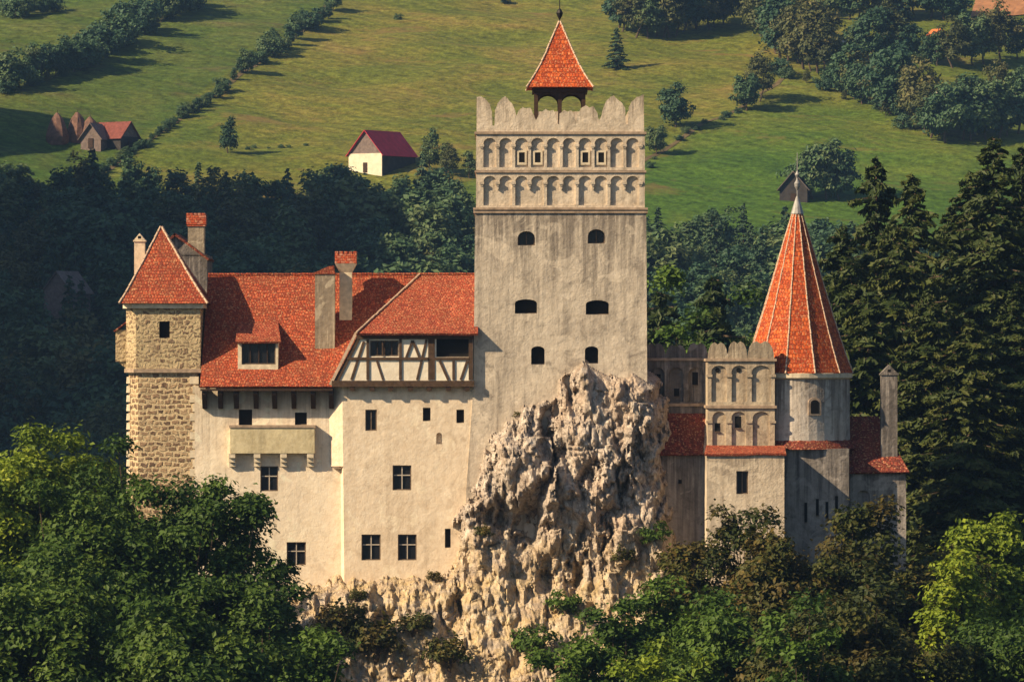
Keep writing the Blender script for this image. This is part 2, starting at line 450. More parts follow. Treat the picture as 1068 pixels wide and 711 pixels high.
def leaf_mat(name, cols, trans=0.3, patch=0.0, pc=(0.2, 0.12, 0.03), ow=0.28):
    m, n, b = new_mat(name)
    at = n.nodes.new('ShaderNodeAttribute'); at.attribute_name = 'tint'
    oi = n.nodes.new('ShaderNodeObjectInfo')
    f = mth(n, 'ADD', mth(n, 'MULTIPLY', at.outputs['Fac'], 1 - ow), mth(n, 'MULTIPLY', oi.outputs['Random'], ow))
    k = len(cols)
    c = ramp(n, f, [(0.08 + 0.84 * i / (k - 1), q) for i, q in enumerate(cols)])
    if patch > 0:
        z = noise_tex(n, pos(n), 0.45, 4, 0.6)
        c = mix(n, mth(n, 'MULTIPLY', ramp(n, z, [(0.52, 0.0), (0.62, 1.0)]), patch), c, pc)
    n.links.new(c, b.inputs['Base Color'])
    b.inputs['Roughness'].default_value = 0.6
    b.inputs['Specular IOR Level'].default_value = 0.25
    tr = n.nodes.new('ShaderNodeBsdfTranslucent'); n.links.new(c, tr.inputs['Color'])
    ms = n.nodes.new('ShaderNodeMixShader'); ms.inputs[0].default_value = trans
    out = n.nodes['Material Output']
    n.links.new(b.outputs[0], ms.inputs[1]); n.links.new(tr.outputs[0], ms.inputs[2]); n.links.new(ms.outputs[0], out.inputs['Surface'])
    return m
M['leaf_dark'] = leaf_mat('dark_green_leaves', [(0.016, 0.038, 0.007), (0.036, 0.074, 0.010), (0.062, 0.112, 0.015), (0.11, 0.165, 0.024)])
M['leaf_mid'] = leaf_mat('green_leaves', [(0.025, 0.055, 0.008), (0.045, 0.09, 0.012), (0.08, 0.14, 0.018), (0.12, 0.19, 0.025)])
M['leaf_yellow'] = leaf_mat('yellow_green_leaves', [(0.07, 0.11, 0.010), (0.13, 0.19, 0.014), (0.21, 0.27, 0.02), (0.32, 0.34, 0.03)])
M['leaf_brown'] = leaf_mat('olive_brown_leaves', [(0.016, 0.028, 0.006), (0.034, 0.048, 0.008), (0.065, 0.068, 0.012), (0.15, 0.10, 0.022)], 0.25, 0.45, (0.10, 0.055, 0.016))
M['needle'] = leaf_mat('spruce_needles', [(0.014, 0.028, 0.007), (0.028, 0.048, 0.011), (0.050, 0.070, 0.015), (0.095, 0.105, 0.022)], 0.2)
M['far_leaf'] = leaf_mat('far_wood_leaves', [(0.022, 0.058, 0.036), (0.042, 0.092, 0.048), (0.072, 0.13, 0.055), (0.13, 0.165, 0.062)], 0.2, ow=0.6)  # lifted, bluish greens of the far foliage stand in for the wood's blue shade
M['far_needle'] = leaf_mat('far_wood_needles', [(0.018, 0.045, 0.030), (0.032, 0.07, 0.038), (0.05, 0.095, 0.045), (0.075, 0.12, 0.05)], 0.1)
M['far_olive'] = leaf_mat('far_olive_leaves', [(0.04, 0.055, 0.022), (0.065, 0.08, 0.026), (0.10, 0.11, 0.036), (0.16, 0.14, 0.05)], 0.2, ow=0.5)
M['bark'] = plain('bark', (0.09, 0.065, 0.045), 0.95, 0.4, 5.0)

# ------------------------------------------------------------------ terrain
def sstep(a, b, t):
    t = np.clip((t - a) / (b - a), 0, 1)
    return t * t * (3 - 2 * t)
def vnoise(x, y, f, seed=0):
    """cheap smooth noise from summed sines"""
    s = 0
    rg = np.random.default_rng(seed)
    for k in range(6):
        a = rg.uniform(0, 6.28); p = rg.uniform(0, 6.28); g = f * rg.uniform(0.6, 1.7)
        s = s + np.sin((x * np.cos(a) + y * np.sin(a)) * g + p)
    return s / 6
def height(x, y):
    x = np.asarray(x, float); y = np.asarray(y, float)
    d = y + D0
    base = 5 + 0 * x
    base = base + 31.5 * (1 - sstep(2, 110, d))                       # the slope the viewer stands on
    base = np.maximum(base, 0)
    z = np.interp(d, [0, 430, 600, 640, 880, 1100, 1300, 1700, 3500], [0, 0, 2, 6, 60, 119, 150, 165, 170])
    z = base + z
    z = z + 1.6 * vnoise(x, y, 0.03, 3) * sstep(480, 700, d) + 2.6 * vnoise(x, y, 0.012, 5) * sstep(650, 1000, d)
    z = z + (x * -0.035) * sstep(700, 1000, d) * (np.abs(x) < 4000) * np.clip(200 / np.maximum(np.abs(x), 200), 0, 1)
    # castle crag
    r = np.sqrt((x / 1.35) ** 2 + ((y - 8) / 1.0) ** 2)
    crag = 17.5 * (1 - sstep(13, 46, r))
    crag = np.where(y < -3, crag * (1 - 0.85 * sstep(-2.0, -11, y)), crag)
    z = z + crag
    # wooded shoulder to the right and an unseen spur added on the left to shade the wood
    z = z + 17 * sstep(18, 40, x) * np.exp(-((y - 45) / 45.0) ** 2) * (1 - sstep(120, 260, x))
    sp = np.exp(-(np.maximum(np.abs(x + 262) - 20, 0) / 68.0) ** 2) * np.exp(-(np.maximum(np.abs(y - 350) - 95, 0) / 55.0) ** 2)
    z = z + 190 * sp * sstep(-88, -145, x)
    z = z + 66 * np.exp(-((x + 166) / 36.0) ** 2 - ((y - 590) / 42.0) ** 2)  # second unseen mound, added to shade the haystack meadow
    # hollows and banks in the meadow
    far = sstep(850, 920, d)
    z = z + far * (1.1 * vnoise(x * 1.0, y * 1.6, 0.11, 21) + .35 * vnoise(x, y * 2.2, .32, 22))
    return z
def ground_hit(px, py, d0=560.0, d1=2400.0):
    """first point of the far slope under a photo pixel"""
    d = np.arange(d0, d1, 1.0)
    x = (px - 534) * 0.0002 * d; z = ZC + (355.5 - py) * 0.0002 * d
    g = height(x, d - D0)
    i = np.argmax(g >= z)
    if g[i] < z[i]: i = len(d) - 1
    return float(x[i]), float(d[i] - D0), float(g[i])

def ground_mat():
    m, n, b = new_mat('meadow_and_forest_floor')
    p = pos(n)
    big = noise_tex(n, mapping(n, p, (1, 1, 2)), 0.012, 6, 0.6, 0.3)
    mid = noise_tex(n, mapping(n, p, (0.8, 1.0, 1), (0, 0, .6)), 0.05, 8, 0.72, 0.5)
    fine = noise_tex(n, mapping(n, p, (1.0, .8, 0.8)), 1.1, 6, 0.8)
    gr = ramp(n, mid, [(0.28, (0.080, 0.105, 0.014)), (0.44, (0.120, 0.138, 0.019)), (0.57, (0.165, 0.155, 0.027)), (0.72, (0.23, 0.165, 0.048))])
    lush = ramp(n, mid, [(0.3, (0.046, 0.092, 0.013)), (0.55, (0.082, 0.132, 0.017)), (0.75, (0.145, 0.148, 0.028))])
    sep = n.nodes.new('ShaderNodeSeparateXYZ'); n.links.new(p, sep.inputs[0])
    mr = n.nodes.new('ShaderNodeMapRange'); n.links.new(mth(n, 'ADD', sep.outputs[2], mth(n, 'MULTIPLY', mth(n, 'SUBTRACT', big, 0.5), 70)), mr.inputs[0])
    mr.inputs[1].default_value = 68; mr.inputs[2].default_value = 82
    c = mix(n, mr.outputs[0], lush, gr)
    # old mowing lines that follow the contours, and dry patches
    wv = n.nodes.new('ShaderNodeTexWave'); wv.wave_type = 'BANDS'; wv.bands_direction = 'Y'
    wv.inputs['Scale'].default_value = 0.085; wv.inputs['Distortion'].default_value = 9.0; wv.inputs['Detail'].default_value = 4; wv.inputs['Detail Scale'].default_value = 0.25
    n.links.new(mapping(n, p, (1, 1, 1), (0, 0, .75)), wv.inputs['Vector'])
    c = mix(n, 0.25, c, ramp(n, wv.outputs['Fac'], [(0.1, 0.3), (0.9, 0.68)]), 'SOFT_LIGHT')
    c = mix(n, 0.7, c, ramp(n, fine, [(0.32, 0.1), (0.68, 0.85)]), 'SOFT_LIGHT')
    tuf = noise_tex(n, mapping(n, p, (1, 1.3, 1), loc=(9, 9, 9)), 0.45, 8, 0.8, 0.4)
    c = mix(n, 0.8, c, ramp(n, tuf, [(0.35, 0.1), (0.65, 0.75)]), 'SOFT_LIGHT')
    dry = noise_tex(n, mapping(n, p, (1, 1.8, 1), loc=(40, 10, 0)), 0.035, 7, 0.72, 0.5)
    c = mix(n, mth(n, 'MULTIPLY', ramp(n, dry, [(0.56, 0.0), (0.66, 1.0)]), 0.6), c, (0.21, 0.12, 0.05))
    dk = noise_tex(n, mapping(n, p, (1, 1.4, 1), loc=(-60, 33, 0)), 0.09, 7, 0.75, 0.5)
    c = mix(n, mth(n, 'MULTIPLY', ramp(n, dk, [(0.6, 0.0), (0.7, 1.0)]), 0.5), c, (0.045, 0.05, 0.016))
    # shade painted left of the diagonal track; a lush field below the right one
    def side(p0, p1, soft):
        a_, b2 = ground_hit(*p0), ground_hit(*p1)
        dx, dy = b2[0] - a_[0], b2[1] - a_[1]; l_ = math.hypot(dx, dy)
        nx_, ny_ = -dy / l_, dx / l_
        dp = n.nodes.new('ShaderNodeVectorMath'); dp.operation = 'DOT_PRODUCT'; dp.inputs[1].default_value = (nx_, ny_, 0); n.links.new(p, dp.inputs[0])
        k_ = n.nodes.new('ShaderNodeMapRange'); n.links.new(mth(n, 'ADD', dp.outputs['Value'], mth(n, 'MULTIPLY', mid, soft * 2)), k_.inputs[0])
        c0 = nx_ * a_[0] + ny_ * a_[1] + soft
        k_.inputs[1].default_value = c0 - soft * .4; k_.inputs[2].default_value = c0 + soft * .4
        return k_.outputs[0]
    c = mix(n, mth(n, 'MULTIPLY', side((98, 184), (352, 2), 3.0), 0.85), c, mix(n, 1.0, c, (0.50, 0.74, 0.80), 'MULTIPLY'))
    inv = mth(n, 'SUBTRACT', 1.0, side((640, 190), (820, 80), 6.0))
    c = mix(n, mth(n, 'MULTIPLY', inv, mth(n, 'SUBTRACT', 1.0, side((560, 150), (562, 60), 10.0))), c, mix(n, 1.0, c, (0.82, 0.98, 0.85), 'MULTIPLY'))
    # dark litter under the wood, below the meadows
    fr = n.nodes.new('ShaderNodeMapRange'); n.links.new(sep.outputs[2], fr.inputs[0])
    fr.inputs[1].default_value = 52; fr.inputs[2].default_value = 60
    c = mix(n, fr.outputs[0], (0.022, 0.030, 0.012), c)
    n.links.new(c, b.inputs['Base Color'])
    bump(n, b, mth(n, 'ADD', mid, mth(n, 'MULTIPLY', fine, 0.4)), 0.6, 0.6)
    return m
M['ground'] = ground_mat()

def grid_mesh(name, xs, ys, mat):
    X, Y = np.meshgrid(xs, ys)
    Z = height(X, Y)
    co = np.stack([X, Y, Z], -1).reshape(-1, 3)
    nx, ny = len(xs), len(ys)
    i = np.arange(nx - 1); j = np.arange(ny - 1)
    I, J = np.meshgrid(i, j)
    a = (J * nx + I).ravel()
    q = np.stack([a, a + 1, a + nx + 1, a + nx], -1)
    o = fast_mesh(name, co, q, mat, smooth=True)
    return o
def fast_mesh(name, co, quads, mat, smooth=False, parent=None, tint=None):
    me = bpy.data.meshes.new(name)
    nv = len(co); nf, k = quads.shape
    me.vertices.add(nv); me.vertices.foreach_set('co', np.ascontiguousarray(co, dtype=np.float32).ravel())
    me.loops.add(nf * k); me.loops.foreach_set('vertex_index', np.ascontiguousarray(quads, dtype=np.int32).ravel())
    me.polygons.add(nf)
    me.polygons.foreach_set('loop_start', np.arange(0, nf * k, k, dtype=np.int32))
    me.polygons.foreach_set('loop_total', np.full(nf, k, dtype=np.int32))
    me.polygons.foreach_set('use_smooth', np.full(nf, smooth, dtype=bool))
    if tint is not None:
        a = me.attributes.new('tint', 'FLOAT', 'POINT')
        a.data.foreach_set('value', np.ascontiguousarray(tint, dtype=np.float32))
    me.update(calc_edges=True)
    me.materials.append(mat)
    o = bpy.data.objects.new(name, me)
    COL.objects.link(o)
    if parent is not None: o.parent = parent
    return o

xs = np.concatenate([np.linspace(-3000, -420, 20), np.arange(-400, -160, 8), np.arange(-160, 161, 2.0), np.arange(170, 420, 10), np.linspace(450, 3000, 20)])
ys = np.concatenate([np.linspace(-1500, -340, 10), np.arange(-320, -60, 8), np.arange(-60, 60, 2.5), np.arange(60, 300, 6), np.arange(300, 820, 2.5), np.arange(830, 1300, 12), np.linspace(1350, 3200, 16)])
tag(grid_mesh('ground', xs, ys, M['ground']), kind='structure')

def ribbon(name, pts, width, mat, lift=0.05):
    """track draped on the far slope along photo points"""
    w3 = [ground_hit(*p) for p in pts]
    dense = []
    for a, b_ in zip(w3[:-1], w3[1:]):
        n_ = max(2, int(math.hypot(a[0]-b_[0], a[1]-b_[1]) / 3))
        for k in range(n_): dense.append((a[0] + (b_[0]-a[0]) * k / n_, a[1] + (b_[1]-a[1]) * k / n_))
    dense.append(w3[-1][:2])
    mb = MB(); prev = None
    for i, (x, y) in enumerate(dense):
        j = min(i + 1, len(dense) - 1); h = max(i - 1, 0)
        dx, dy = dense[j][0] - dense[h][0], dense[j][1] - dense[h][1]
        l = math.hypot(dx, dy) or 1; nx_, ny_ = -dy / l, dx / l
        wd = width * (0.8 + 0.4 * random.random())
        row = []
        for s_ in (-1, -0.33, 0.33, 1):
            xx, yy = x + nx_ * wd * s_ / 2, y + ny_ * wd * s_ / 2
            row.append(mb.vert((xx, yy, float(height(xx, yy)) + lift)))
        if prev:
            for q in range(3): mb.f.append([prev[q], row[q], row[q+1], prev[q+1]])
        prev = row
    return tag(mb.build(name, mat), kind='structure')
M['dirt'] = plain('dry_dirt', (0.12, 0.09, 0.045), 0.95, 0.4, 0.6)
M['pale_path'] = plain('pale_gravel_path', (0.42, 0.36, 0.27), 0.95, 0.2, 0.8)
M['field'] = plain('ploughed_field', (0.36, 0.17, 0.08), 0.95, 0.25, 0.3)
ribbon('track', [(98, 184), (150, 152), (190, 122), (235, 92), (290, 50), (352, 2)], 1.3, M['dirt'])
ribbon('track', [(640, 190), (676, 165), (735, 128), (775, 112), (820, 80)], 1.1, M['dirt'], 0.07)
ribbon('path', [(925, 82), (950, 92), (985, 100)], 2.4, M['pale_path'], 0.06)
ribbon('path', [(862, 40), (885, 46), (905, 56)], 2.4, M['pale_path'], 0.06)

# ------------------------------------------------------------------ trees
def leaf_quads(cen, nrm, size, aspect=1.0):
    """diamond leaves at cen facing nrm"""
    n_ = len(cen)
    nrm = nrm / np.maximum(np.linalg.norm(nrm, axis=1, keepdims=True), 1e-6)
    rv = RNG.normal(size=(n_, 3))
    u = np.cross(nrm, rv); u /= np.maximum(np.linalg.norm(u, axis=1, keepdims=True), 1e-6)
    v = np.cross(nrm, u)
    s = size[:, None] if np.ndim(size) else size
    a = cen + u * s; c = cen - u * s
    b_ = cen + v * s * 0.6 * aspect + nrm * s * 0.15; d = cen - v * s * 0.6 * aspect + nrm * s * 0.15
    co = np.stack([a, b_, c, d], 1).reshape(-1, 3)
    q = np.arange(n_ * 4).reshape(-1, 4)
    return co, q
def crown_points(rx, rz, z0, nclump, nleaf, rc, irregular=0.25, shape='round'):
    """clump centres spread through the crown, leaves on each clump's shell"""
    cl = []
    seed = RNG.uniform(0, 100, 3)
    while len(cl) < nclump:
        p = RNG.normal(size=3); p /= np.linalg.norm(p)
        r = RNG.uniform(0.25, 1.0) ** 0.55
        k = 1 + irregular * noise.noise(Vector(p * 1.6 + seed)) * 2.0
        q = p * r * k
        if q[2] < -0.75 or (q[2] < 0 and r < .55): continue
        if shape == 'tall': wz = 1 - 0.45 * max(0, q[2])
        elif shape == 'flat': wz = 1.0 if q[2] > 0 else 1 + 0.3 * q[2]
        else: wz = 1.0
        cl.append((q[0] * rx * wz, q[1] * rx * wz, z0 + rz + q[2] * rz))
    cl = np.array(cl)
    idx = RNG.integers(0, nclump, nleaf)
    rcs = rc * RNG.uniform(0.55, 1.25, nclump)
    dv = RNG.normal(size=(nleaf, 3)); dv /= np.linalg.norm(dv, axis=1, keepdims=True)
    dv[:, 2] = np.where(dv[:, 2] < -0.2, -dv[:, 2] * 0.6, dv[:, 2])
    rad = rcs[idx] * RNG.uniform(0.35, 1.0, nleaf) ** 0.5
    cen = cl[idx] + dv * rad[:, None] * np.array([1.0, 1.0, 0.85])
    cen += RNG.normal(size=(nleaf, 3)) * rc * 0.22
    out = cen - np.array([0, 0, z0 + rz * 0.7]); out /= np.maximum(np.linalg.norm(out, axis=1, keepdims=True), 1e-6)
    nrm = dv * 0.7 + out * 0.5 + RNG.normal(size=(nleaf, 3)) * 0.55 + np.array([0, 0, 0.35])
    ct = RNG.uniform(0, 1, nclump)
    tint = np.clip(ct[idx] * 0.55 + RNG.uniform(0, 0.5, nleaf), 0, 1)
    return cl, cen, nrm, tint
def trunk_mb(height_, r, limbs, base=(0, 0, 0)):
    mb = MB()
    p = Vector(base); r0 = r; k = 6
    pts = [p.copy()]
    for i in range(k):
        p = p + Vector((random.uniform(-.06, .06) * height_, random.uniform(-.06, .06) * height_, height_ / k)); pts.append(p.copy())
    for i in range(k):
        ra = r * (1 - 0.75 * i / k); rb = r * (1 - 0.75 * (i + 1) / k)
        mb.tube(pts[i], pts[i+1], ra, rb, 7, cap=False)
    for c in limbs:
        c = Vector(c)
        t = random.uniform(0.35, 0.95); q = pts[min(k, int(t * k))]
        if c.z < q.z: q = pts[2]
        mid = q.lerp(c, 0.5) + Vector((0, 0, random.uniform(-.3, .5)))
        mb.tube(q, mid, r * 0.32, r * 0.18, 5, cap=False); mb.tube(mid, c, r * 0.18, r * 0.05, 4, cap=False)
    return mb
def leafy_tree(name, rx, h, trunk_h, nclump, nleaf, rc, ls, mat, shape='round', irregular=0.28, label='', cat='tree', group=None, loc=(0, 0, 0), nlimb=40):
    root = empty(name, loc, label, cat, group)
    rz = (h - trunk_h) / 2
    cl, cen, nrm, tint = crown_points(rx, rz, trunk_h, nclump, nleaf, rc, irregular, shape)
    co, q = leaf_quads(cen, nrm, ls * RNG.uniform(0.6, 1.25, len(cen)))
    fast_mesh('crown', co, q, mat, parent=root, tint=np.repeat(tint, 4))
    sel = cl[RNG.permutation(len(cl))[:nlimb]]
    mb = trunk_mb(h * 0.72, max(0.12, h * 0.022), sel)
    me = bpy.data.meshes.new('trunk'); me.from_pydata([tuple(v) for v in mb.v], [], mb.f); me.materials.append(M['bark'])
    t = bpy.data.objects.new('trunk', me); COL.objects.link(t); t.parent = root
    return root
def one_mesh(root, name):
    """join crown and trunk of a far tree into a single mesh prototype"""
    cr = [c for c in root.children if c.name.startswith('crown')][0]; tr = [c for c in root.children if c.name.startswith('trunk')][0]
    a, b_ = cr.data, tr.data
    na = len(a.vertices); co = np.empty(na * 3, np.float32); a.vertices.foreach_get('co', co); co = co.reshape(-1, 3)
    cb = np.array([v.co[:] for v in b_.vertices], np.float32)
    fa = np.empty(len(a.loops), np.int32); a.loops.foreach_get('vertex_index', fa); fa = fa.reshape(-1, 4)
    fb = np.array([list(p.vertices) for p in b_.polygons if len(p.vertices) == 4], np.int32) + na
    ti = np.empty(na, np.float32); a.attributes['tint'].data.foreach_get('value', ti)
    me_o = fast_mesh(name, np.vstack([co, cb]), np.vstack([fa, fb]), a.materials[0], tint=np.concatenate([ti, np.zeros(len(cb), np.float32)]))
    me = me_o.data; me.materials.append(M['bark'])
    mi = np.zeros(len(me.polygons), np.int32); mi[len(fa):] = 1
    me.polygons.foreach_set('material_index', mi)
    bpy.data.objects.remove(me_o)
    for c in (cr, tr, root): bpy.data.objects.remove(c)
    return me
def conifer(h, r, nbr, nleaf_per, ls, mat, droop=0.35, bare=0.06, ragged=0.25, prof=0.82):
    """crown arrays of a spruce: whorled drooping boughs carrying needle sprays"""
    cen = []; nr = []; ti = []
    mb = MB()
    mb.tube((0, 0, 0), (0, 0, h * 0.5), h * 0.018, h * 0.011, 7, cap=False); mb.tube((0, 0, h * 0.5), (0, 0, h * 0.985), h * 0.011, 0.02, 6, cap=False)
    ang = 0
    for i in range(nbr):
        t = (i + random.random()) / nbr
        zb = h * (bare + (0.99 - bare) * t)
        ln = r * (1 - t) ** prof * random.uniform(1 - ragged, 1 + ragged * 0.5) + 0.15
        ang += 2.399963 + random.uniform(-.3, .3)
        dx, dy = math.cos(ang), math.sin(ang)
        tipz = zb - ln * droop * random.uniform(0.6, 1.3) + ln * 0.12
        mb.tube((0, 0, zb), (dx * ln * .9, dy * ln * .9, tipz + 0.1), 0.05 + ln * 0.008, 0.02, 4, cap=False)
        k = max(6, int(nleaf_per * ln / r))
        s = RNG.uniform(0.08, 1.0, k) ** 0.75
        wid = ln * 0.22 * (1 - s * 0.6)
        sd = RNG.normal(size=k) * wid * 0.8
        x = dx * ln * s - dy * sd; y = dy * ln * s + dx * sd
        z = zb + (tipz - zb) * s ** 1.2 - np.abs(sd) * 0.35 - RNG.uniform(0, 0.22, k) * ln * 0.35
        cen.append(np.stack([x, y, z], 1))
        nn = np.stack([np.full(k, dx * 0.7), np.full(k, dy * 0.7), np.full(k, 0.75)], 1) + RNG.normal(size=(k, 3)) * 0.5
        nr.append(nn)
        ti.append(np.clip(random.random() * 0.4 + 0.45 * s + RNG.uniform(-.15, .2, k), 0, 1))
    cen = np.vstack(cen); nr = np.vstack(nr); ti = np.concatenate(ti)
    co, q = leaf_quads(cen, nr, ls * RNG.uniform(0.6, 1.3, len(cen)), 0.75)
    return co, q, np.repeat(ti, 4), mb
def conifer_tree(name, h, r, nbr, npl, ls, mat, label, loc, group=None, **kw):
    root = empty(name, loc, label, 'tree', group)
    co, q, ti, mb = conifer(h, r, nbr, npl, ls, mat, **kw)
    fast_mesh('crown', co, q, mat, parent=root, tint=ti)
    me = bpy.data.meshes.new('trunk'); me.from_pydata([tuple(v) for v in mb.v], [], mb.f); me.materials.append(M['bark'])
    t = bpy.data.objects.new('trunk', me); COL.objects.link(t); t.parent = root
    return root

# ================================================================== castle
def shell(mb, loop, y0, y1, back=True):
    """sides and rear of a front outline"""
    n = len(mb.v); k = len(loop)
    for y in (y0, y1):
        for (x, z) in loop: mb.v.append(Vector((x, y, z)))
    for i in range(k):
        j = (i + 1) % k
        mb.f.append([n + i, n + k + i, n + k + j, n + j])
    if back:
        for t in tessellate_polygon([[Vector((x, z, 0)) for x, z in loop]]):
            a = [loop[i] for i in t]
            ar = (a[1][0]-a[0][0])*(a[2][1]-a[0][1]) - (a[2][0]-a[0][0])*(a[1][1]-a[0][1])
            t = t if ar > 0 else t[::-1]
            mb.f.append([n + k + i for i in t[::-1]])
def L(pts, Y): return [(XX(a, Y), ZZ(b_, Y)) for a, b_ in pts]
def H(px0, px1, py0, py1, Y, rise=0):
    """hole (photo pixels, top py0 to bottom py1)"""
    if rise: return arch(XX(px0, Y), XX(px1, Y), ZZ(py1, Y), ZZ(py0, Y), rise * S0)
    return rect(XX(px0, Y), XX(px1, Y), ZZ(py1, Y), ZZ(py0, Y))
def window(root, px0, px1, py0, py1, Y, depth, style='cross', rise=0, label=None):
    """frame set back in its opening, with a glass pane as its sub-part"""
    x0, x1, z0, z1 = XX(px0, Y), XX(px1, Y), ZZ(py1, Y), ZZ(py0, Y)
    yb = Y + depth
    fb = MB(); t = 0.07 if (x1 - x0) > 0.6 else 0.045
    if style != 'open':
        fb.box(x0 + .002, x0 + t, yb - .10, yb - .012, z0, z1); fb.box(x1 - t, x1 - .002, yb - .10, yb - .012, z0, z1)
        fb.box(x0 + t, x1 - t, yb - .10, yb - .012, z0 + .002, z0 + t); fb.box(x0 + t, x1 - t, yb - .10, yb - .012, z1 - t, z1 - .002)
    else:
        fb.box(x0 + .002, x1 - .002, yb - .12, yb - .012, z0 + .002, z0 + 0.05)
    f = fb.build('window', M['window_wood'], root)
    if label: f['label'] = label
    if style in ('cross', 'mullion', 'bars'):
        bb = MB(); cx = (x0 + x1) / 2; k = 0.032
        if style == 'bars':
            nb = 3
            for i in range(1, nb + 1):
                xx = x0 + (x1 - x0) * i / (nb + 1); bb.box(xx - k, xx + k, yb - .09, yb - .02, z0 + t, z1 - t)
        else:
            bb.box(cx - k, cx + k, yb - .095, yb - .02, z0 + t, z1 - t)
            if style == 'cross': bb.box(x0 + t, x1 - t, yb - .09, yb - .022, z1 - (z1 - z0) * .42, z1 - (z1 - z0) * .42 + 2 * k)
        bb.build('glazing_bar', M['window_pale'] if style == 'cross' else M['wood'] if style == 'bars' else M['window_wood'], f)
    g = MB()
    lp = arch(x0, x1, z0, z1, rise * S0) if rise else rect(x0, x1, z0, z1)
    g.prism([(a, b_) for a, b_ in lp], yb - .01, yb + .05)
    g.build('pane', M['void'] if style == 'open' else M['glass'], f)
    return f
def beam(mb, p0, p1, wpx, y0, y1, Y):
    """timber between two photo points, wpx wide"""
    a = Vector((XX(p0[0], Y), ZZ(p0[1], Y))); b_ = Vector((XX(p1[0], Y), ZZ(p1[1], Y)))
    d = (b_ - a).normalized(); nrm = Vector((-d.y, d.x)) * wpx * S0 / 2
    lp = [a - nrm, b_ - nrm, b_ + nrm, a + nrm]
    ar = sum(lp[i].x*lp[(i+1) % 4].y - lp[(i+1) % 4].x*lp[i].y for i in range(4))
    if ar < 0: lp = lp[::-1]
    mb.prism([(p.x, p.y) for p in lp], y0, y1)
def jit(a): return random.uniform(-a, a)
def ridge_line(mb, p0, p1, r=0.09, step=0.35):
    """row of ridge tiles bedded in mortar"""
    p0 = Vector(p0); p1 = Vector(p1); n = max(2, int((p1 - p0).length / step))
    for i in range(n):
        a = p0.lerp(p1, i / n); b_ = p0.lerp(p1, (i + 0.93) / n)
        j = Vector((jit(.012), jit(.012), jit(.012)))
        mb.tube(a + j, b_ + j, r * 1.08, r * 0.92, 6)
def wobble_roof(mb, amp=0.035):
    for v in mb.v:
        v.z += amp * noise.noise(v * 0.8)
def roof_grid(mb, corners, nu, nv, t=0.16, sag=0.06, seed=0.0):
    """tiled slope: corners bottom-left, bottom-right, top-right, top-left; uneven surface with thickness"""
    a, b_, c, d = [Vector(p) for p in corners]
    nrm = (b_ - a).cross(d - a).normalized()
    if nrm.z < 0: nrm = -nrm
    n0 = len(mb.v)
    for lay in (0, 1):
        for j in range(nv + 1):
            for i in range(nu + 1):
                u, v = i / nu, j / nv
                p = a.lerp(b_, u).lerp(d.lerp(c, u), v)
                k = sag * (noise.noise(p * 0.45 + Vector((seed, 0, 0))) + 0.4 * noise.noise(p * 1.7)) - sag * 0.8 * math.sin(math.pi * v) * math.sin(math.pi * u)
                mb.v.append(p + nrm * (k - (t if lay else 0)))
    W_ = nu + 1; top = lambda i, j: n0 + j * W_ + i; lo = lambda i, j: n0 + (nv + 1) * W_ + j * W_ + i
    for j in range(nv):
        for i in range(nu):
            mb.f.append([top(i, j), top(i+1, j), top(i+1, j+1), top(i, j+1)])
            mb.f.append([lo(i, j), lo(i, j+1), lo(i+1, j+1), lo(i+1, j)])
    for i in range(nu):
        mb.f.append([top(i, 0), lo(i, 0), lo(i+1, 0), top(i+1, 0)]); mb.f.append([top(i, nv), top(i+1, nv), lo(i+1, nv), lo(i, nv)])
    for j in range(nv):
        mb.f.append([top(0, j), top(0, j+1), lo(0, j+1), lo(0, j)]); mb.f.append([top(nu, j), lo(nu, j), lo(nu, j+1), top(nu, j+1)])
    return mb
def chimney(root, px0, px1, pytop, pybot, Y, depth, mat, crown=None, crown_px=0, gable=False, hood_px=10, label=None):
    x0, x1 = XX(px0, Y), XX(px1, Y); z0, z1 = ZZ(pybot, Y), ZZ(pytop, Y)
    mb = MB(); mb.box(x0, x1, Y, Y + depth, z0, z1)
    c = mb.build('chimney', mat, root)
    if label: c['label'] = label
    hb = MB(); e = 0.07
    hh = hood_px * S0
    if gable:
        hb.box(x0 - e, x1 + e, Y - e, Y + depth + e, z1 + .001, z1 + 0.10)
        xm = (x0 + x1) / 2
        hb.prism([(x0 - .02, z1 + .11), (x1 + .02, z1 + .11), (xm, z1 + .11 + hh)], Y - .02, Y + depth + .02)
        hb.build('chimney_hood', mat, c)
        vb = MB(); vb.box(xm - .1, xm + .1, Y - .024, Y + .1, z1 + .18, z1 + .36); vb.build('smoke_hole', M['void'], c)
    elif crown:
        hb.box(x0 - e, x1 + e, Y - e, Y + depth + e, z1 + .001, z1 + 0.12)
        nbk = 5
        for i in range(nbk):
            xa = x0 - 0.1 + (x1 - x0 + .2) * i / nbk; xb = xa + (x1 - x0 + .2) / nbk * .8
            hb.box(xa, xb, Y - .1, Y + depth + .1, z1 + .125 + crown_px * S0, z1 + .125 + crown_px * S0 + .12)
        hb.box(x0 - .1, x1 + .1, Y - .1, Y + depth + .1, z1 + .122, z1 + .123 + crown_px * S0)
        hb.build('chimney_crown', crown, c)
    return c

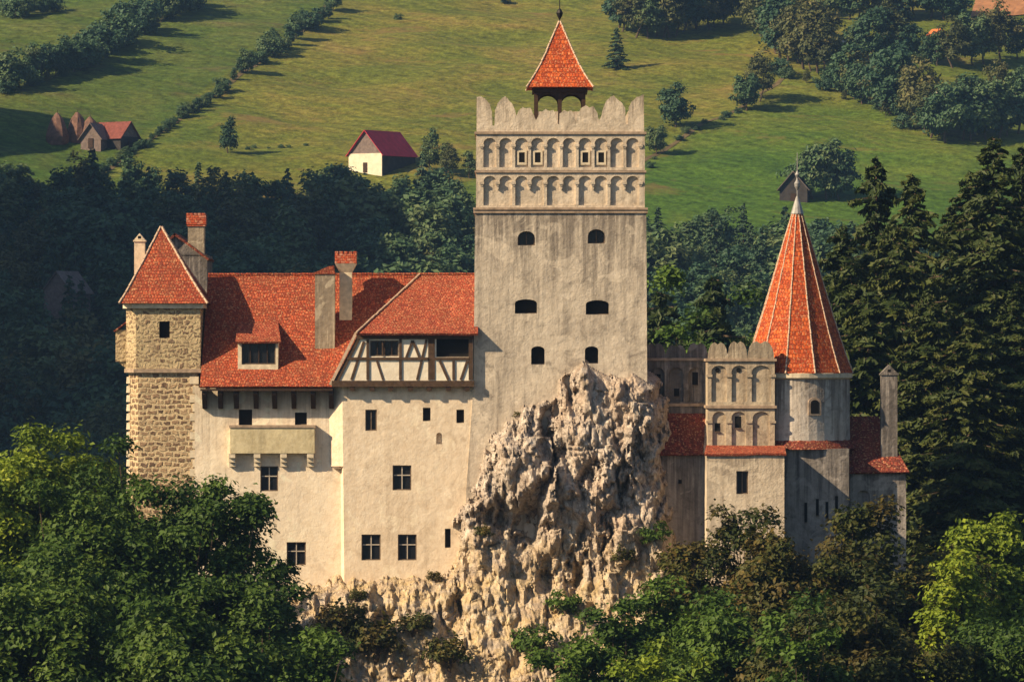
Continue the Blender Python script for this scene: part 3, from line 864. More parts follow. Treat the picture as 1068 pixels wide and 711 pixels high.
# ---- great tower ---------------------------------------------------
TX0, TX1 = XX(496), XX(673)
keep = empty('castle_tower', ((TX0 + TX1) / 2, 5.2, 22), 'tall square castle keep with double arcade and battlements on the rock', 'castle tower')
TD = 10.5
tw = [(540, 558, 241, 256, 7, .5), (613, 631, 239, 254, 7, .5), (537, 560, 312, 327, 4, .45), (611, 635, 313, 328, 4, .45), (554, 568, 361, 380, 4, .5), (610, 624, 361, 379, 4, .5)]
body = L([(478, 650), (676, 650), (675, 400), (674, 222), (495.5, 222), (494, 400), (487, 500)], 0)
mb = MB(); mb.panel(body, [H(a, b_, c, d, 0, r) for a, b_, c, d, r, dp in tw], 0, 0.55); shell(mb, body, 0, TD)
mb.build('wall', M['tower'], keep)
for a, b_, c, d, r, dp in tw:
    window(keep, a, b_, c, d, 0, 0.5, 'mullion' if d - c < 18 and r > 5 else 'open', r)
def band(root, Y, px0, px1, py0, py1, out, depth, mat, name='string_course'):
    mb = MB(); mb.box(XX(px0, Y) - out, XX(px1, Y) + out, Y - out, Y + depth + out, ZZ(py1, Y), ZZ(py0, Y))
    return mb.build(name, mat, root)
band(keep, 0, 495.5, 674, 219.6, 222.2, 0.10, TD, M['stone_trim'])
band(keep, 0, 496.2, 673, 216.6, 218.9, 0.16, TD, M['stone_trim'])
# lower arcade: five double niches with a hanging corbel
Y = 0
outer = L([(496.5, 216.6), (672.5, 216.6), (672.5, 180.4), (496.5, 180.4)], 0)
holes = []
for i in range(5):
    a = 504.2 + 33.1 * i; w1 = 13.4; b_ = a + 16.55
    l = [(XX(a), ZZ(214.2)), (XX(b_ + w1), ZZ(214.2))]
    for x0, x1 in ((b_, b_ + w1), (a, a + w1)):
        c = (x0 + x1) / 2; hw = (x1 - x0) / 2
        for k in range(9):
            t = math.pi * k / 8; l.append((XX(c + hw * math.cos(t)), ZZ(189.5 - 6 * math.sin(t))))
        if x0 == b_: l += [(XX(b_), ZZ(193)), (XX(b_ - 1), ZZ(198)), (XX(b_ - 2.2), ZZ(198)), (XX(a + w1), ZZ(193))]
    holes.append(l)
mb = MB(); mb.panel(outer, holes, 0, 0.16, back=range(5)); shell(mb, outer, 0, TD)
for i in range(11):
    x = 502.6 + 16.55 * i
    mb.box(XX(x - 2.6), XX(x + 2.2), -0.09, 0.10, ZZ(192.2), ZZ(189.6)); mb.box(XX(x - 1.6), XX(x + 1.2), -0.05, 0.10, ZZ(194), ZZ(192.25))
mb.build('arcade', M['tower_top'], keep)
outer = L([(496.5, 177.6), (672.5, 177.6), (672.5, 140.2), (496.5, 140.2)], 0)
holes = [H(504.2 + 16.55 * i, 517.6 + 16.55 * i, 144, 174.6, 0, 6) for i in range(10)]
mb = MB(); mb.panel(outer, holes, 0, 0.16, back=range(10)); shell(mb, outer, 0, TD)
for i in range(11):
    x = 502.6 + 16.55 * i
    mb.box(XX(x - 2.6), XX(x + 2.2), -0.09, 0.10, ZZ(153.2), ZZ(150.6)); mb.box(XX(x - 1.6), XX(x + 1.2), -0.05, 0.10, ZZ(155), ZZ(153.25))
mb.build('arcade', M['tower_top'], keep)
band(keep, 0, 496.5, 672.5, 177.9, 180.1, 0.09, TD, M['stone_trim'])
band(keep, 0, 496.5, 672.5, 137.4, 140.0, 0.10, TD, M['stone_trim'])
for i in (2, 3, 6, 7):
    x = 504.2 + 16.55 * i
    s = MB(); s.panel(L([(x + 2, 172), (x + 12, 172), (x + 12, 156.5), (x + 2, 156.5)], 0), [H(x + 4, x + 10, 159, 169.5, 0)], 0.06, 0.06)
    shell(s, L([(x + 2, 172), (x + 12, 172), (x + 12, 156.5), (x + 2, 156.5)], 0), 0.06, 0.125, False)
    f = s.build('window', M['pale_trim'], keep)
    g = MB(); g.box(XX(x + 4), XX(x + 10), 0.105, 0.128, ZZ(169.5), ZZ(159)); g.build('pane', M['void'], f)
# battlements
prof = [(497, 101), (502, 100.5), (507, 104), (511, 109), (513, 117), (513.6, 131), (515.6, 131), (516.4, 115), (519, 108), (523, 103), (527, 100), (530, 104), (534, 108), (537, 114),
        (538.5, 121), (541, 115), (545, 112), (549, 113.5), (553, 112), (556, 118), (559, 126), (561.5, 121), (565, 117), (569, 114), (573, 116), (577, 114.5), (580.4, 122), (581.2, 130), (583, 130), (583.8, 119),
        (588, 115), (592, 116.5), (596, 115), (599.5, 122), (601, 127), (603, 118), (606, 113), (611, 110), (615, 112.5), (619, 111), (622.6, 117), (624.6, 126), (627.4, 120), (629.4, 112),
        (632, 106), (637, 101), (640, 99.5), (644, 104), (649, 108), (652, 113), (652.8, 130), (655, 130), (655.8, 112), (659, 106), (664, 101.5), (671.5, 98.5)]
def rough(pr, amp=.45):
    o = []
    for a, b_ in zip(pr[:-1], pr[1:]):
        n_ = max(1, int(math.dist(a, b_) / 1.6))
        for k in range(n_):
            t = k / n_; o.append((a[0] + (b_[0] - a[0]) * t + jit(.12), a[1] + (b_[1] - a[1]) * t + jit(amp)))
    return o + [pr[-1]]
back = [(p[0], p[1] + (9 if 536 < p[0] < 630 else 3) * (p[1] < 126) + random.uniform(-1, 1)) for p in prof]
prof = rough(prof)
def para(pr, y0, y1):
    l = [(XX(497), ZZ(137.4)), (XX(671.8), ZZ(137.4))] + [(XX(a), ZZ(b_)) for a, b_ in reversed(pr)]
    return l
mb = MB(); mb.prism(para(prof, 0, .5), 0.0, 0.5)
mb.prism(para(back, 0, .5), TD - 0.5, TD)
side = MB(); side.prism(para(back, 0, .5), 0, 0.5)
for sx in (0, 1):
    n0 = len(mb.v)
    for v in side.v:
        t = (v.x - XX(497)) / (XX(671.8) - XX(497))
        mb.v.append(Vector((XX(497) + v.y if sx == 0 else XX(671.8) - v.y, 0.505 + t * (TD - 1.01), v.z)))
    mb.f += [[n0 + i for i in f] for f in side.f]
mb.build('parapet', M['tower_top'], keep)
mb = MB(); mb.box(XX(497) + .3, XX(671.8) - .3, 0.3, TD - .3, ZZ(140), ZZ(137.0) + .05); mb.build('terrace', M['stone_trim'], keep)
# pavilion on the keep
pv_y = 5.2; px_c = XX(584, 3.2); hw = XX(619, 3.2) - XX(584, 3.2)
zev = ZZ(91, 3.2)
rb = MB()
zt = ZZ(22, pv_y)
rings = rb.pyramid(px_c - hw, px_c + hw, pv_y - hw, pv_y + hw, zev, (px_c, pv_y, zt), flare=0.26, steps=9)
rf = rb.build('roof', M['tiles_bright'], keep)
rd = MB()
for i in range(4):
    for k in range(9): ridge_line(rd, rings[k][i], rings[k+1][i], 0.065, 0.3)
rd.build('ridge', M['mortar'], rf)
fm = MB(); fm.tube((px_c, pv_y, zt - .1), (px_c, pv_y, zt + 2.0), 0.035, 0.03); fm.lathe(px_c, pv_y, [(0.02, zt + .05), (.16, zt + .3), (.22, zt + .5), (.13, zt + .68), (.04, zt + .8)], 8)
fm.build('finial', M['iron'], rf)
pm = MB(); q = hw - 0.62
for sx in (-1, 0, 1):
    for sy in (-1, 1):
        po = MB(); po.box(px_c + sx * q - .12, px_c + sx * q + .12, pv_y + sy * q - .12, pv_y + sy * q + .12, ZZ(137, 3), zev - .302)
        po.build('post', M['wood'], keep)
for sy in (-1, 1):
    y = pv_y + sy * q
    for c in (-1, 0):
        x0 = px_c + c * q + .12; x1 = px_c + (c + 1) * q - .12
        lp = [(x0, zev - .05), (x0, zev - .95)] + [(x0 + (x1 - x0) * (1 - math.cos(math.pi * k / 8)) / 2, zev - .95 + .55 * math.sin(math.pi * k / 8)) for k in range(1, 8)] + [(x1, zev - .95), (x1, zev - .05)]
        pm.prism(lp, y - .08, y + .08)
pm.box(px_c - q - .25, px_c + q + .25, pv_y - q - .25, pv_y + q + .25, zev - .3, zev - .04)
pm.build('pavilion_frame', M['wood'], keep)
pb = MB()
for sx in (-1, 1): pb.box(px_c + sx * q - .1, px_c + sx * q + .1, pv_y - q + .12, pv_y + q - .12, ZZ(137, 3), ZZ(116, 3))
for sy in (-1, 1): pb.box(px_c - q + .12, px_c + q - .12, pv_y + sy * q - .1, pv_y + sy * q + .1, ZZ(137, 3), ZZ(116, 3))
pb.build('pavilion_wall', M['tower_top'], keep)

# ---- residence wing --------------------------------------------------
res = empty('residence_wing', (XX(350), 5.5, 22), 'cream castle wing with orange tiled roof, dormer, balcony and timbered gallery', 'castle wing')
YL, YR, YG = 0.8, 0.1, -0.3
wl = [(249, 263, 427, 444, 'open'), (307.5, 320, 430, 443, 'open'), (271.5, 290, 486, 512, 'cross'), (299, 319, 565, 589, 'cross'), (250, 262, 480, 497, 'open')][:4]
loopL = L([(203, 650), (356, 650), (355.5, 489), (344, 486), (343, 404), (203, 404)], YL)
mb = MB(); mb.panel(loopL, [H(a, b_, c, d, YL) for a, b_, c, d, s in wl], YL, 0.35)
mb.build('wall', M['plaster_light'], res)
for a, b_, c, d, s in wl: window(res, a, b_, c, d, YL, 0.22 if s == 'cross' else .3, s)
wr = [(381, 393, 427, 449, 'mullion'), (441, 449, 425, 439, 'open'), (476, 484, 427, 441, 'open'), (409.5, 429, 485, 511, 'cross'), (377, 397, 557, 584, 'cross'), (415, 434.5, 557, 584, 'cross'), (464, 470, 551, 571, 'open')]
loopR = L([(359.5, 650), (497, 650), (497, 400.5), (357, 400.5)], YR)
mb = MB(); mb.panel(loopR, [H(a, b_, c, d, YR) for a, b_, c, d, s in wr] + [H(455, 461, 451, 463, YR, 3)], YR, 0.3, back=[7])
# splayed corner between the two walls
def pt(px, py, Y): return P(px, py, Y)
mb.poly([pt(344, 486, YL), pt(358.7, 486, YR), pt(357, 400.5, YR), pt(343, 400.5, YL)])
mb.poly([pt(355.5, 489, YL), pt(358.8, 489, YR), pt(358.7, 486, YR), pt(344, 486, YL)])
mb.poly([pt(356, 650, YL), pt(359.5, 650, YR), pt(358.8, 489, YR), pt(355.5, 489, YL)])
mb.build('wall', M['plaster'], res)
for a, b_, c, d, s in wr: window(res, a, b_, c, d, YR, 0.22 if s != 'open' else .28, s)
# rear and end walls under the roof
mb = MB(); mb.box(XX(204, 1), XX(490, 1), 1.3, 11.0, 22, ZZ(404, 1) - .05)
mb.prism([(XX(205.5, 5.7), ZZ(404) - .02), (XX(492, 5.7), ZZ(404) - .02), (XX(492, 5.7), ZZ(404) + 0.2), (XX(205.5, 5.7), ZZ(404) + 0.2)], 1.4, 11)
mb.build('wall', M['plaster_light'], res)
yr = 5.7; ye = -0.3
def onL(py):      # depth of the left slope at a given apparent height, iterated for perspective
    Y = 2.0
    z0 = ZZ(403, ye); z1 = ZZ(287, yr)
    for _ in range(8):
        z = ZZ(py, Y); Y = ye + (z - z0) / (z1 - z0) * (yr - ye)
    return Y
E0 = P(208.5, 403, ye); E1 = P(348, 403, ye); R0 = P(217, 287, yr); R1 = P(497, 287, yr)
slopeL = MB()
roof_grid(slopeL, [E0, P(346, 403, ye), P(440, 287, yr), R0], 28, 16, 0.15, 0.05)
rf = slopeL.build('roof', M['tiles'], res)
# right slope (shallower, over the gallery)
G0 = P(371.5, 347.5, -0.75); G1 = P(498.5, 347.5, -0.75); RR0 = P(438, 286.6, yr)
s2 = MB(); roof_grid(s2, [G0, G1, P(498, 286.6, yr), RR0], 16, 12, 0.15, 0.045, 4.0)
rf2 = s2.build('roof', M['tiles_right'], res)
rd = MB(); ridge_line(rd, G0 + Vector((0, -.02, .05)), RR0 + Vector((0, 0, .06)), 0.07)
rd.build('ridge', M['mortar'], rf2)
rd = MB(); ridge_line(rd, R0 + Vector((0, 0, .04)), P(498, 286.6, yr) + Vector((0, 0, .04)), 0.10)
rd.build('ridge', M['tiles'], rf)
rd = MB(); beam(rd, (344.5, 401), (371.5, 347), 3.0, -0.42, 0.3, ye)
rd.build('barge_board', M['mortar'], rf)
bk = MB(); roof_grid(bk, [Vector((R1.x, 12.0, ZZ(404, 12) - .2)), Vector((E0.x, 12.0, ZZ(404, 12) - .2)), Vector((R0.x, yr, R0.z)), Vector((R1.x, yr, R1.z))], 12, 8, 0.15, 0.05)
bk.build('roof', M['tiles'], res)
ge = MB(); ge.poly([Vector((E0.x + .25, -0.1 + .6, E0.z - .1)), Vector((E0.x + .25, 11.6, E0.z - .1)), Vector((R0.x + .1, yr, R0.z - .18))]); ge.build('gable', M['plaster_light'], res)
# cheek between the two slopes
ck = MB(); a = P(373, 348.5, -0.55); ck.poly([a, RR0 + Vector((.1, -.1, -.2)), Vector((a.x, onL(350) , a.z - .3))]); ck.build('cheek', M['plaster_light'], res)
eb = MB(); eb.box(E0.x + .02, XX(347, ye), ye - .02, ye + .12, E0.z - .27, E0.z - .14); eb.build('fascia', M['wood'], res)
for x in (213.2, 229.8, 246.2, 266.8, 286.2, 306.3, 326.5, 345.5):
    b2 = MB(); xa, xb = XX(x - 2.4, 0.2), XX(x + 2.4, 0.2); zt_ = E0.z - .15; zb = ZZ(426, YL)
    n0 = len(b2.v)
    for xx in (xa, xb):
        for (y, z) in ((-0.18, zt_), (YL - .002, zt_), (YL - .002, zb), (YL - .32, zb), (-0.18, zt_ - .35)): b2.v.append(Vector((xx, y, z)))
    b2.f += [[n0, n0+1, n0+2, n0+3, n0+4][::-1], [n0+5, n0+6, n0+7, n0+8, n0+9]]
    for i in range(5):
        j = (i + 1) % 5; b2.f.append([n0 + i, n0 + j, n0 + 5 + j, n0 + 5 + i])
    b2.build('bracket', M['wood'], res)
# timbered gallery
gl = L([(349, 400.5), (493.5, 400.5), (493.5, 348), (373.5, 348)], YG)
mb = MB(); mb.panel(gl, [H(386, 416, 355, 371.5, YG), H(455, 489, 350, 372.5, YG)], YG, 0.4); shell(mb, gl, YG, 4.2)
gal = mb.build('gallery_wall', M['panel_white'], res)
tb = MB(); y0, y1 = YG - .07, YG + .02
for p0, p1, wd in (((350.5, 398), (375, 350), 4.2), ((379.5, 356), (366.5, 396), 2.6), ((383.6, 354), (383.6, 396), 3.0), ((393, 376), (399.5, 396), 2.2), ((417.6, 350), (417.6, 396), 2.8),
                   ((444.8, 354), (435, 396), 2.4), ((430.3, 355), (423.5, 373), 2.4), ((430.3, 355), (437.5, 373), 2.4), ((450, 349), (450, 396), 7), ((458.5, 376), (467.5, 396), 2.6),
                   ((473, 376), (473, 396), 2.6), ((487.5, 376), (480.5, 396), 2.6), ((491, 349), (491, 396), 4.4), ((399, 356), (399, 371), 1.5)):
    beam(tb, p0, p1, wd, y0 + random.uniform(0, .03), y1, YG)
beam(tb, (362, 374), (446.5, 374), 2.8, y0 - .012, y1, YG); beam(tb, (453.5, 374), (489, 374), 2.6, y0 - .012, y1, YG); beam(tb, (372, 351), (493.5, 351), 5, y0 - .03, y1, YG)  # last strip paints the dark shade under the eave; no timber there
tb.build('timbers_and_eave_shade', M['timber'], res)
sb = MB(); sb.box(XX(346, YG), XX(494.5, YG), YG - .14, YG + .9, ZZ(403.2, YG), ZZ(396.8, YG)); sb.build('sill_beam', M['timber'], res)
for x in (367, 388, 407.5, 428, 447.5, 467.5, 487):
    j = MB(); xa, xb = XX(x - 2.5, YG), XX(x + 2.5, YG)
    j.box(xa, xb, YG - .10, YR - .002, ZZ(407.5, YG), ZZ(403.3, YG)); j.build('joist', M['wood'], res)
window(res, 386, 416, 355, 371.5, YG, 0.22, 'bars')
window(res, 455, 489, 350, 372.5, YG, 0.38, 'open')
# balcony on corbels
YB = 0.22
mb = MB(); mb.box(XX(240, YB), XX(328, YB), YB, YL - .002, ZZ(472.5, YB), ZZ(446, YB))
bal = mb.build('balcony', M['shelf'], res)
mb = MB(); mb.box(XX(239, YB), XX(329, YB), YB - .06, YL - .004, ZZ(445.9, YB), ZZ(443.2, YB)); mb.build('coping', M['stone_trim'], bal)
for x in (241.8, 268, 295.5, 323.5):
    mb = MB()
    for k in range(3):
        mb.box(XX(x - 3.4, YB), XX(x + 3.4, YB), YB + .03 + k * .16, YL - .002, ZZ(477.3 + k * 4.6, YB), ZZ(472.8 + k * 4.6, YB))
    mb.build('corbel', M['pale_trim'], bal)
mb = MB(); mb.box(XX(348, YL), XX(359, YL), YL - .35, YL + .2, ZZ(488.5, YL), ZZ(486.2, YL)); mb.build('ledge', M['stone_trim'], res)
# dormer
yd = onL(384) - 0.02
dm = MB(); d1 = onL(352)
dl = L([(248, 386), (290, 386), (290, 355), (248, 355)], yd)
dm.panel(dl, [H(252, 287.5, 357.5, 380, yd)], yd, 0.3); shell(dm, dl, yd, d1 + .6)
dor = dm.build('dormer', M['pale_trim'], res)
window(dor, 252, 287.5, 357.5, 380, yd, 0.2, 'bars')
dr = MB(); yt = onL(336)
roof_grid(dr, [P(245.5, 356, yd - .25), P(293, 356, yd - .25), P(290, 336, yt), P(247.5, 336, yt)], 6, 4, 0.12, 0.03)
dr.build('dormer_roof', M['tiles_right'], dor)
# chimneys on the roof
y1_ = onL(362)
c1 = chimney(res, 328.5, 349, 286, 372, y1_ - .02, 1.3, M['bay_plaster'], label='stout plastered chimney')
hb = MB(); n = 0
x0, x1 = XX(327, y1_), XX(349.5, y1_)
hb.box(x0, x1, y1_ - .08, y1_ + 1.36, ZZ(286, y1_), ZZ(284, y1_)); hb.prism([(x0 + .1, ZZ(284, y1_)), (x1 - .05, ZZ(284, y1_)), (x1 - .1, ZZ(277, y1_)), (x1 - .4, ZZ(277.5, y1_))], y1_ - .02, y1_ + 1.3)
hb.build('chimney_hood', M['tiles_right'], c1)
cx0, cx1 = XX(353.5, 4.4), XX(368, 4.4)
c2 = chimney(res, 354, 367, 284, 352, 3.3, 0.9, M['pale_trim'], label='slim chimney with flared head and red brick crown')
hb = MB(); z = ZZ(284, 3.3)
m0 = len(hb.v)
for zz_, e in ((z, 0.0), (z + .55, .28)):
    for x, y in ((XX(354, 3.3) - e, 3.3 - e), (XX(367, 3.3) + e, 3.3 - e), (XX(367, 3.3) + e, 4.2 + e), (XX(354, 3.3) - e, 4.2 + e)): hb.v.append(Vector((x, y, zz_)))
for i in range(4): hb.f.append([m0 + i, m0 + (i + 1) % 4, m0 + 4 + (i + 1) % 4, m0 + 4 + i])
hb.f.append([m0 + 4, m0 + 5, m0 + 6, m0 + 7])
hb.build('chimney_neck', M['pale_trim'], c2)
hb = MB(); e = .28
hb.box(XX(354, 3.3) - e, XX(367, 3.3) + e, 3.3 - e, 4.2 + e, z + .56, z + 1.15)
for k in range(5):
    xa = XX(354, 3.3) - e + k * .29; hb.box(xa, xa + .2, 3.3 - e, 4.2 + e, z + 1.152, z + 1.32)
hb.build('chimney_crown', M['brick_red'], c2)

# ---- corner turret -----------------------------------------------------
tur = empty('corner_turret', (XX(170), 3.5, 22), 'stone block corner turret with pyramid tile roof at the left end of the castle', 'turret')
def turret_plan(px0, px1, pyb, pyt, ch=1.1, hole=None, name='wall', mat=None, y0=0.8, y1=6.2):
    x0, x1 = XX(px0, y0 + 1), XX(px1, y0); z0, z1 = ZZ(pyb, y0), ZZ(pyt, y0)
    pl = [(x0 + ch * .62, y0), (x1, y0), (x1, y1), (x0, y1), (x0, y0 + ch)]
    mb = MB()
    fl = rect(pl[0][0], x1, z0, z1)
    mb.panel(fl, [hole] if hole else [], y0, 0.4)
    n0 = len(mb.v)
    for z in (z0, z1):
        for (x, y) in pl: mb.v.append(Vector((x, y, z)))
    for i in range(1, 5):
        j = (i + 1) % 5; mb.f.append([n0 + i, n0 + j, n0 + 5 + j, n0 + 5 + i])
    mb.f.append([n0 + 5 + i for i in range(5)]); mb.f.append([n0 + i for i in reversed(range(5))])
    return mb.build(name, mat, tur)
turret_plan(131.5, 209, 386, 320, hole=H(166, 177, 335, 352.5, 0.8), mat=M['rubble'])
turret_plan(134, 206.5, 655, 387.5, mat=M['masonry'], y0=0.9)
turret_plan(129.5, 210, 388.5, 384.5, name='string_course', mat=M['stone_trim'], y0=0.7, y1=6.3)
turret_plan(128, 212, 321.5, 316, name='cornice', mat=M['pale_trim'], y0=0.6, y1=6.4)
window(tur, 166, 177, 335, 352.5, 0.8, 0.35, 'open')
qb = MB()
for i in range(26):
    z = ZZ(392 + i * 9.6, .9); wd = .34 if i % 2 else .52
    qb.box(XX(206.5, .9) - wd, XX(206.5, .9) + .04, .86, 1.4, z - .5, z - .03)
    xl = XX(134, 1.9)
    qb.tube((xl + .05, 1.95, z - .48), (xl + .05, 1.95, z - .06), .2, .17, 6)
qb.build('corner_stonework', M['pale_trim'], tur)
rb = MB(); xa, xb = XX(124.5, .5), XX(216.5, .5); ax = XX(168, 3.4)
rings = rb.pyramid(xa, xb, 0.35, 6.6, ZZ(316.2, .4), (ax, 3.45, ZZ(236, 3.4)), flare=0.07, steps=7)
rf = rb.build('roof', M['tiles'], tur)
rd = MB()
for i in range(4):
    for k in range(7): ridge_line(rd, rings[k][i], rings[k+1][i], 0.075, 0.33)
rd.build('ridge', M['mortar'], rf)
bt = MB(); yb = 2.4
x0, x1 = XX(120.5, yb), XX(134, yb)
bt.box(x0, x1 + .3, yb, yb + 1.3, ZZ(377, yb), ZZ(344, yb))
bz = bt.build('bartizan', M['rubble'], tur)
bt = MB(); bt.slab([(x0 - .12, yb - .12, ZZ(345, yb)), (x0 - .12, yb + 1.42, ZZ(345, yb)), (x1 + .2, yb + 1.42, ZZ(331, yb)), (x1 + .2, yb - .12, ZZ(331, yb))], .08); bt.build('bartizan_roof', M['tiles_dark'], bz)
bt = MB(); bt.prism([(x1 - .05, ZZ(386, yb)), (x1 + .1, ZZ(377.2, yb)), (x0 + .15, ZZ(377.2, yb))], yb + .1, yb + 1.2); bt.build('corbel', M['rubble'], bz)
chimney(tur, 140, 151, 252, 300, 4.6, 0.8, M['pale_trim'], gable=True, hood_px=7, label='small gabled chimney behind the pyramid roof')

# ---- rear building behind the turret ------------------------------------
rear = empty('rear_house', (XX(198, 9), 10, 22), 'dark roofed house rising behind the corner turret, with a red crowned chimney', 'house')
mb = MB(); mb.box(XX(176, 8.5), XX(216, 8.5), 8.6, 14, 22, ZZ(266, 8.5)); mb.build('wall', M['grey_plaster'], rear)
mb = MB(); roof_grid(mb, [P(218, 270, 8.3), Vector((XX(218, 8.3), 14.3, ZZ(270, 8.3))), Vector((XX(182, 8.3), 14.3, ZZ(243, 8.3))), P(182, 243, 8.3)], 6, 6, .14, .03)
roof_grid(mb, [Vector((XX(158, 8.3), 14.3, ZZ(266, 8.3))), P(158, 266, 8.3), P(182, 243, 8.3), Vector((XX(182, 8.3), 14.3, ZZ(243, 8.3)))], 4, 6, .14, .03)
mb.build('roof', M['tiles_dark'], rear)
mb = MB(); mb.prism(L([(176, 267), (216, 267), (215, 266), (182, 244.5), (176, 250)], 8.6), 8.6, 8.7); mb.build('gable', M['grey_plaster'], rear)
chimney(rear, 196, 213, 236, 275, 8.9, 1.1, M['bay_plaster'], crown=M['brick_red'], crown_px=10)

# ---- right hand buildings: curtain, bay, round tower, outbuilding --------
cur = empty('curtain_wall', (XX(706), 5, 22), 'shaded battlemented wall with blind arches between the keep and the lit bay', 'wall')
YA = 2.0
def scallop(px0, px1, pyb, pyt, n, Y, notch=4):
    """attic parapet with rounded merlons"""
    l = [(XX(px0, Y), ZZ(pyb, Y)), (XX(px1, Y), ZZ(pyb, Y))]
    wd = (px1 - px0) / n
    for i in reversed(range(n)):
        a = px0 + i * wd
        h = random.uniform(-1.2, 1.2)
        for u, v in ((.98, .32), (.93, .62), (.82, .88), (.66, 1.0), (.5, .86), (.34, 1.0), (.18, .88), (.07, .62), (.02, .32)):
            l.append((XX(a + wd * u, Y), ZZ(pyb - (pyb - pyt + h) * v, Y)))
    return l
outer = L([(668, 650), (739, 650), (739, 376), (668, 376)], YA)
holes = [H(678, 693, 383, 419, YA, 7), H(697.5, 713, 383, 419, YA, 7), H(718, 734, 383, 419, YA, 7)]
mb = MB(); mb.panel(outer, holes, YA, 0.22, back=range(3)); shell(mb, outer, YA, 9)
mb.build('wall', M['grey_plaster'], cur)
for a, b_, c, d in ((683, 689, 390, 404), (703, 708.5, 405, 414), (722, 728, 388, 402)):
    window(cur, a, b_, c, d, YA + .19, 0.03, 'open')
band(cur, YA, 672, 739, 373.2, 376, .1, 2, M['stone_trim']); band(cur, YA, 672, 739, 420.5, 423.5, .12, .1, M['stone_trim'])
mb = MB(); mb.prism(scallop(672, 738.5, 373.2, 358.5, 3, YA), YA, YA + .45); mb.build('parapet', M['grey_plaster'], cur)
# lean-to at its foot
lt = empty('lean_to', (XX(714), 1.2, 22), 'small lean-to with rusty red tile roof tucked beside the cliff', 'outbuilding')
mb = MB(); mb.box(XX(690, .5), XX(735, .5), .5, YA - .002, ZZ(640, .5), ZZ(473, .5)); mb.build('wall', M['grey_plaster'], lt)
mb = MB(); roof_grid(mb, [P(684, 473.5, .1), P(736, 473.5, .1), P(739, 431, YA - .02), P(684, 431, YA - .02)], 8, 6, .14, .04)
r_ = mb.build('roof', M['tiles_dark'], lt)  # dark tiles stand in for the shadow lying on this roof
mb = MB(); ridge_line(mb, P(735, 473, .08) + Vector((0, 0, .05)), P(738, 431, YA - .1) + Vector((0, 0, .05)), .1); mb.build('ridge', M['mortar'], r_)
window(lt, 707.5, 711, 500, 505, .5 - .04, 0.03, 'open')

bay = empty('arcaded_bay', (XX(773), 2.5, 22), 'sunlit square bay with two rows of blind arches and scalloped parapet', 'bay building')
YBy = -1.2
outer = L([(738, 472), (808, 472), (808, 376.5), (738, 376.5)], YBy)
holes = [H(742, 758, 381, 419, YBy, 6.5), H(763, 779, 381, 419, YBy, 6.5), H(784, 804, 381, 419, YBy, 7),
         H(743, 757, 429, 466, YBy, 6.5), H(763, 778, 429, 466, YBy, 6.5), H(785, 803, 429, 466, YBy, 7)]
mb = MB(); mb.panel(outer, holes, YBy, 0.14, back=range(6)); shell(mb, outer, YBy, 9)
for x in (760.5, 781.5, 739.8, 806):
    for z in (390.5, 438.5): mb.box(XX(x - 3.2, YBy), XX(x + 3.2, YBy), YBy - .07, YBy + .1, ZZ(z + 2.6, YBy), ZZ(z, YBy))
mb.build('wall', M['bay_plaster'], bay)
window(bay, 745.5, 751, 441, 450.5, YBy + .11, 0.03, 'open'); window(bay, 766.5, 773, 434, 447, YBy + .11, 0.03, 'open')
for cx in (748.5, 770.5):
    mb = MB(); lp = [(XX(cx + 2.4 * math.cos(t * math.pi / 5), YBy), ZZ(386 - 2.6 * math.sin(t * math.pi / 5), YBy)) for t in range(10)]
    mb.prism(lp, YBy + .1, YBy + .138); mb.build('oculus', M['void'], bay)
band(bay, YBy, 738, 808, 374, 376.6, .12, 9.5, M['stone_trim'], 'cornice')
band(bay, YBy, 738, 808, 422.8, 425.6, .12, 9.5, M['stone_trim'])
mb = MB(); mb.prism(scallop(738.5, 779.5, 374, 357, 2, YBy), YBy, YBy + .45)
mb.prism(scallop(779.6, 807.5, 374, 356.5, 1, YBy), YBy + .002, YBy + .45); mb.build('parapet', M['bay_plaster'], bay)
YC = -3.2
outer = L([(737, 655), (818, 655), (818, 472.5), (737, 472.5)], YC)
mb = MB(); mb.panel(outer, [H(768, 780.5, 491, 515, YC)], YC, .35); shell(mb, outer, YC, 6)
base = mb.build('base_wall', M['bay_base'], bay)
window(bay, 768, 780.5, 491, 515, YC, .3, 'mullion')
mb = MB(); roof_grid(mb, [P(734.5, 472.6, YC - .15), P(820, 472.6, YC - .15), P(818, 464.5, YBy - .01), P(736.5, 464.5, YBy - .01)], 14, 2, .14, .05)
mb.build('coping', M['tiles_right'], bay)

rt = empty('round_tower', (XX(832), 2.3, 22), 'round tower with tall orange conical spire and white ribs', 'round tower')
rcx = XX(832, 2.0); rcy = 2.5; rr = 3.32
mb = MB(); mb.lathe(rcx, rcy, [(rr + .06, ZZ(470, -1)), (rr, ZZ(450, -1)), (rr, ZZ(393, -1))], 40)
mb.build('wall', M['round_wall'], rt)
mb = MB(); mb.lathe(rcx, rcy, [(rr + .02, ZZ(395.5, -1)), (rr + .16, ZZ(394, -1)), (rr + .18, ZZ(389.5, -1)), (rr + .05, ZZ(388.5, -1))], 40); mb.build('cornice', M['pale_trim'], rt)
zev = ZZ(389, -1); zap = ZZ(207, 2.3)
nr_ = 12; a0 = R(15)
prof = []
for k in range(13):
    t = k / 12
    r0 = (rr + .22) * (1 - t) * (1 - .05 * math.sin(math.pi * t ** .8)) + .03
    prof.append((r0, zev + (zap - zev) * t))
mb = MB(); mb.lathe(rcx, rcy, prof, nr_, a0); rf = mb.build('spire', M['tiles_bright'], rt)
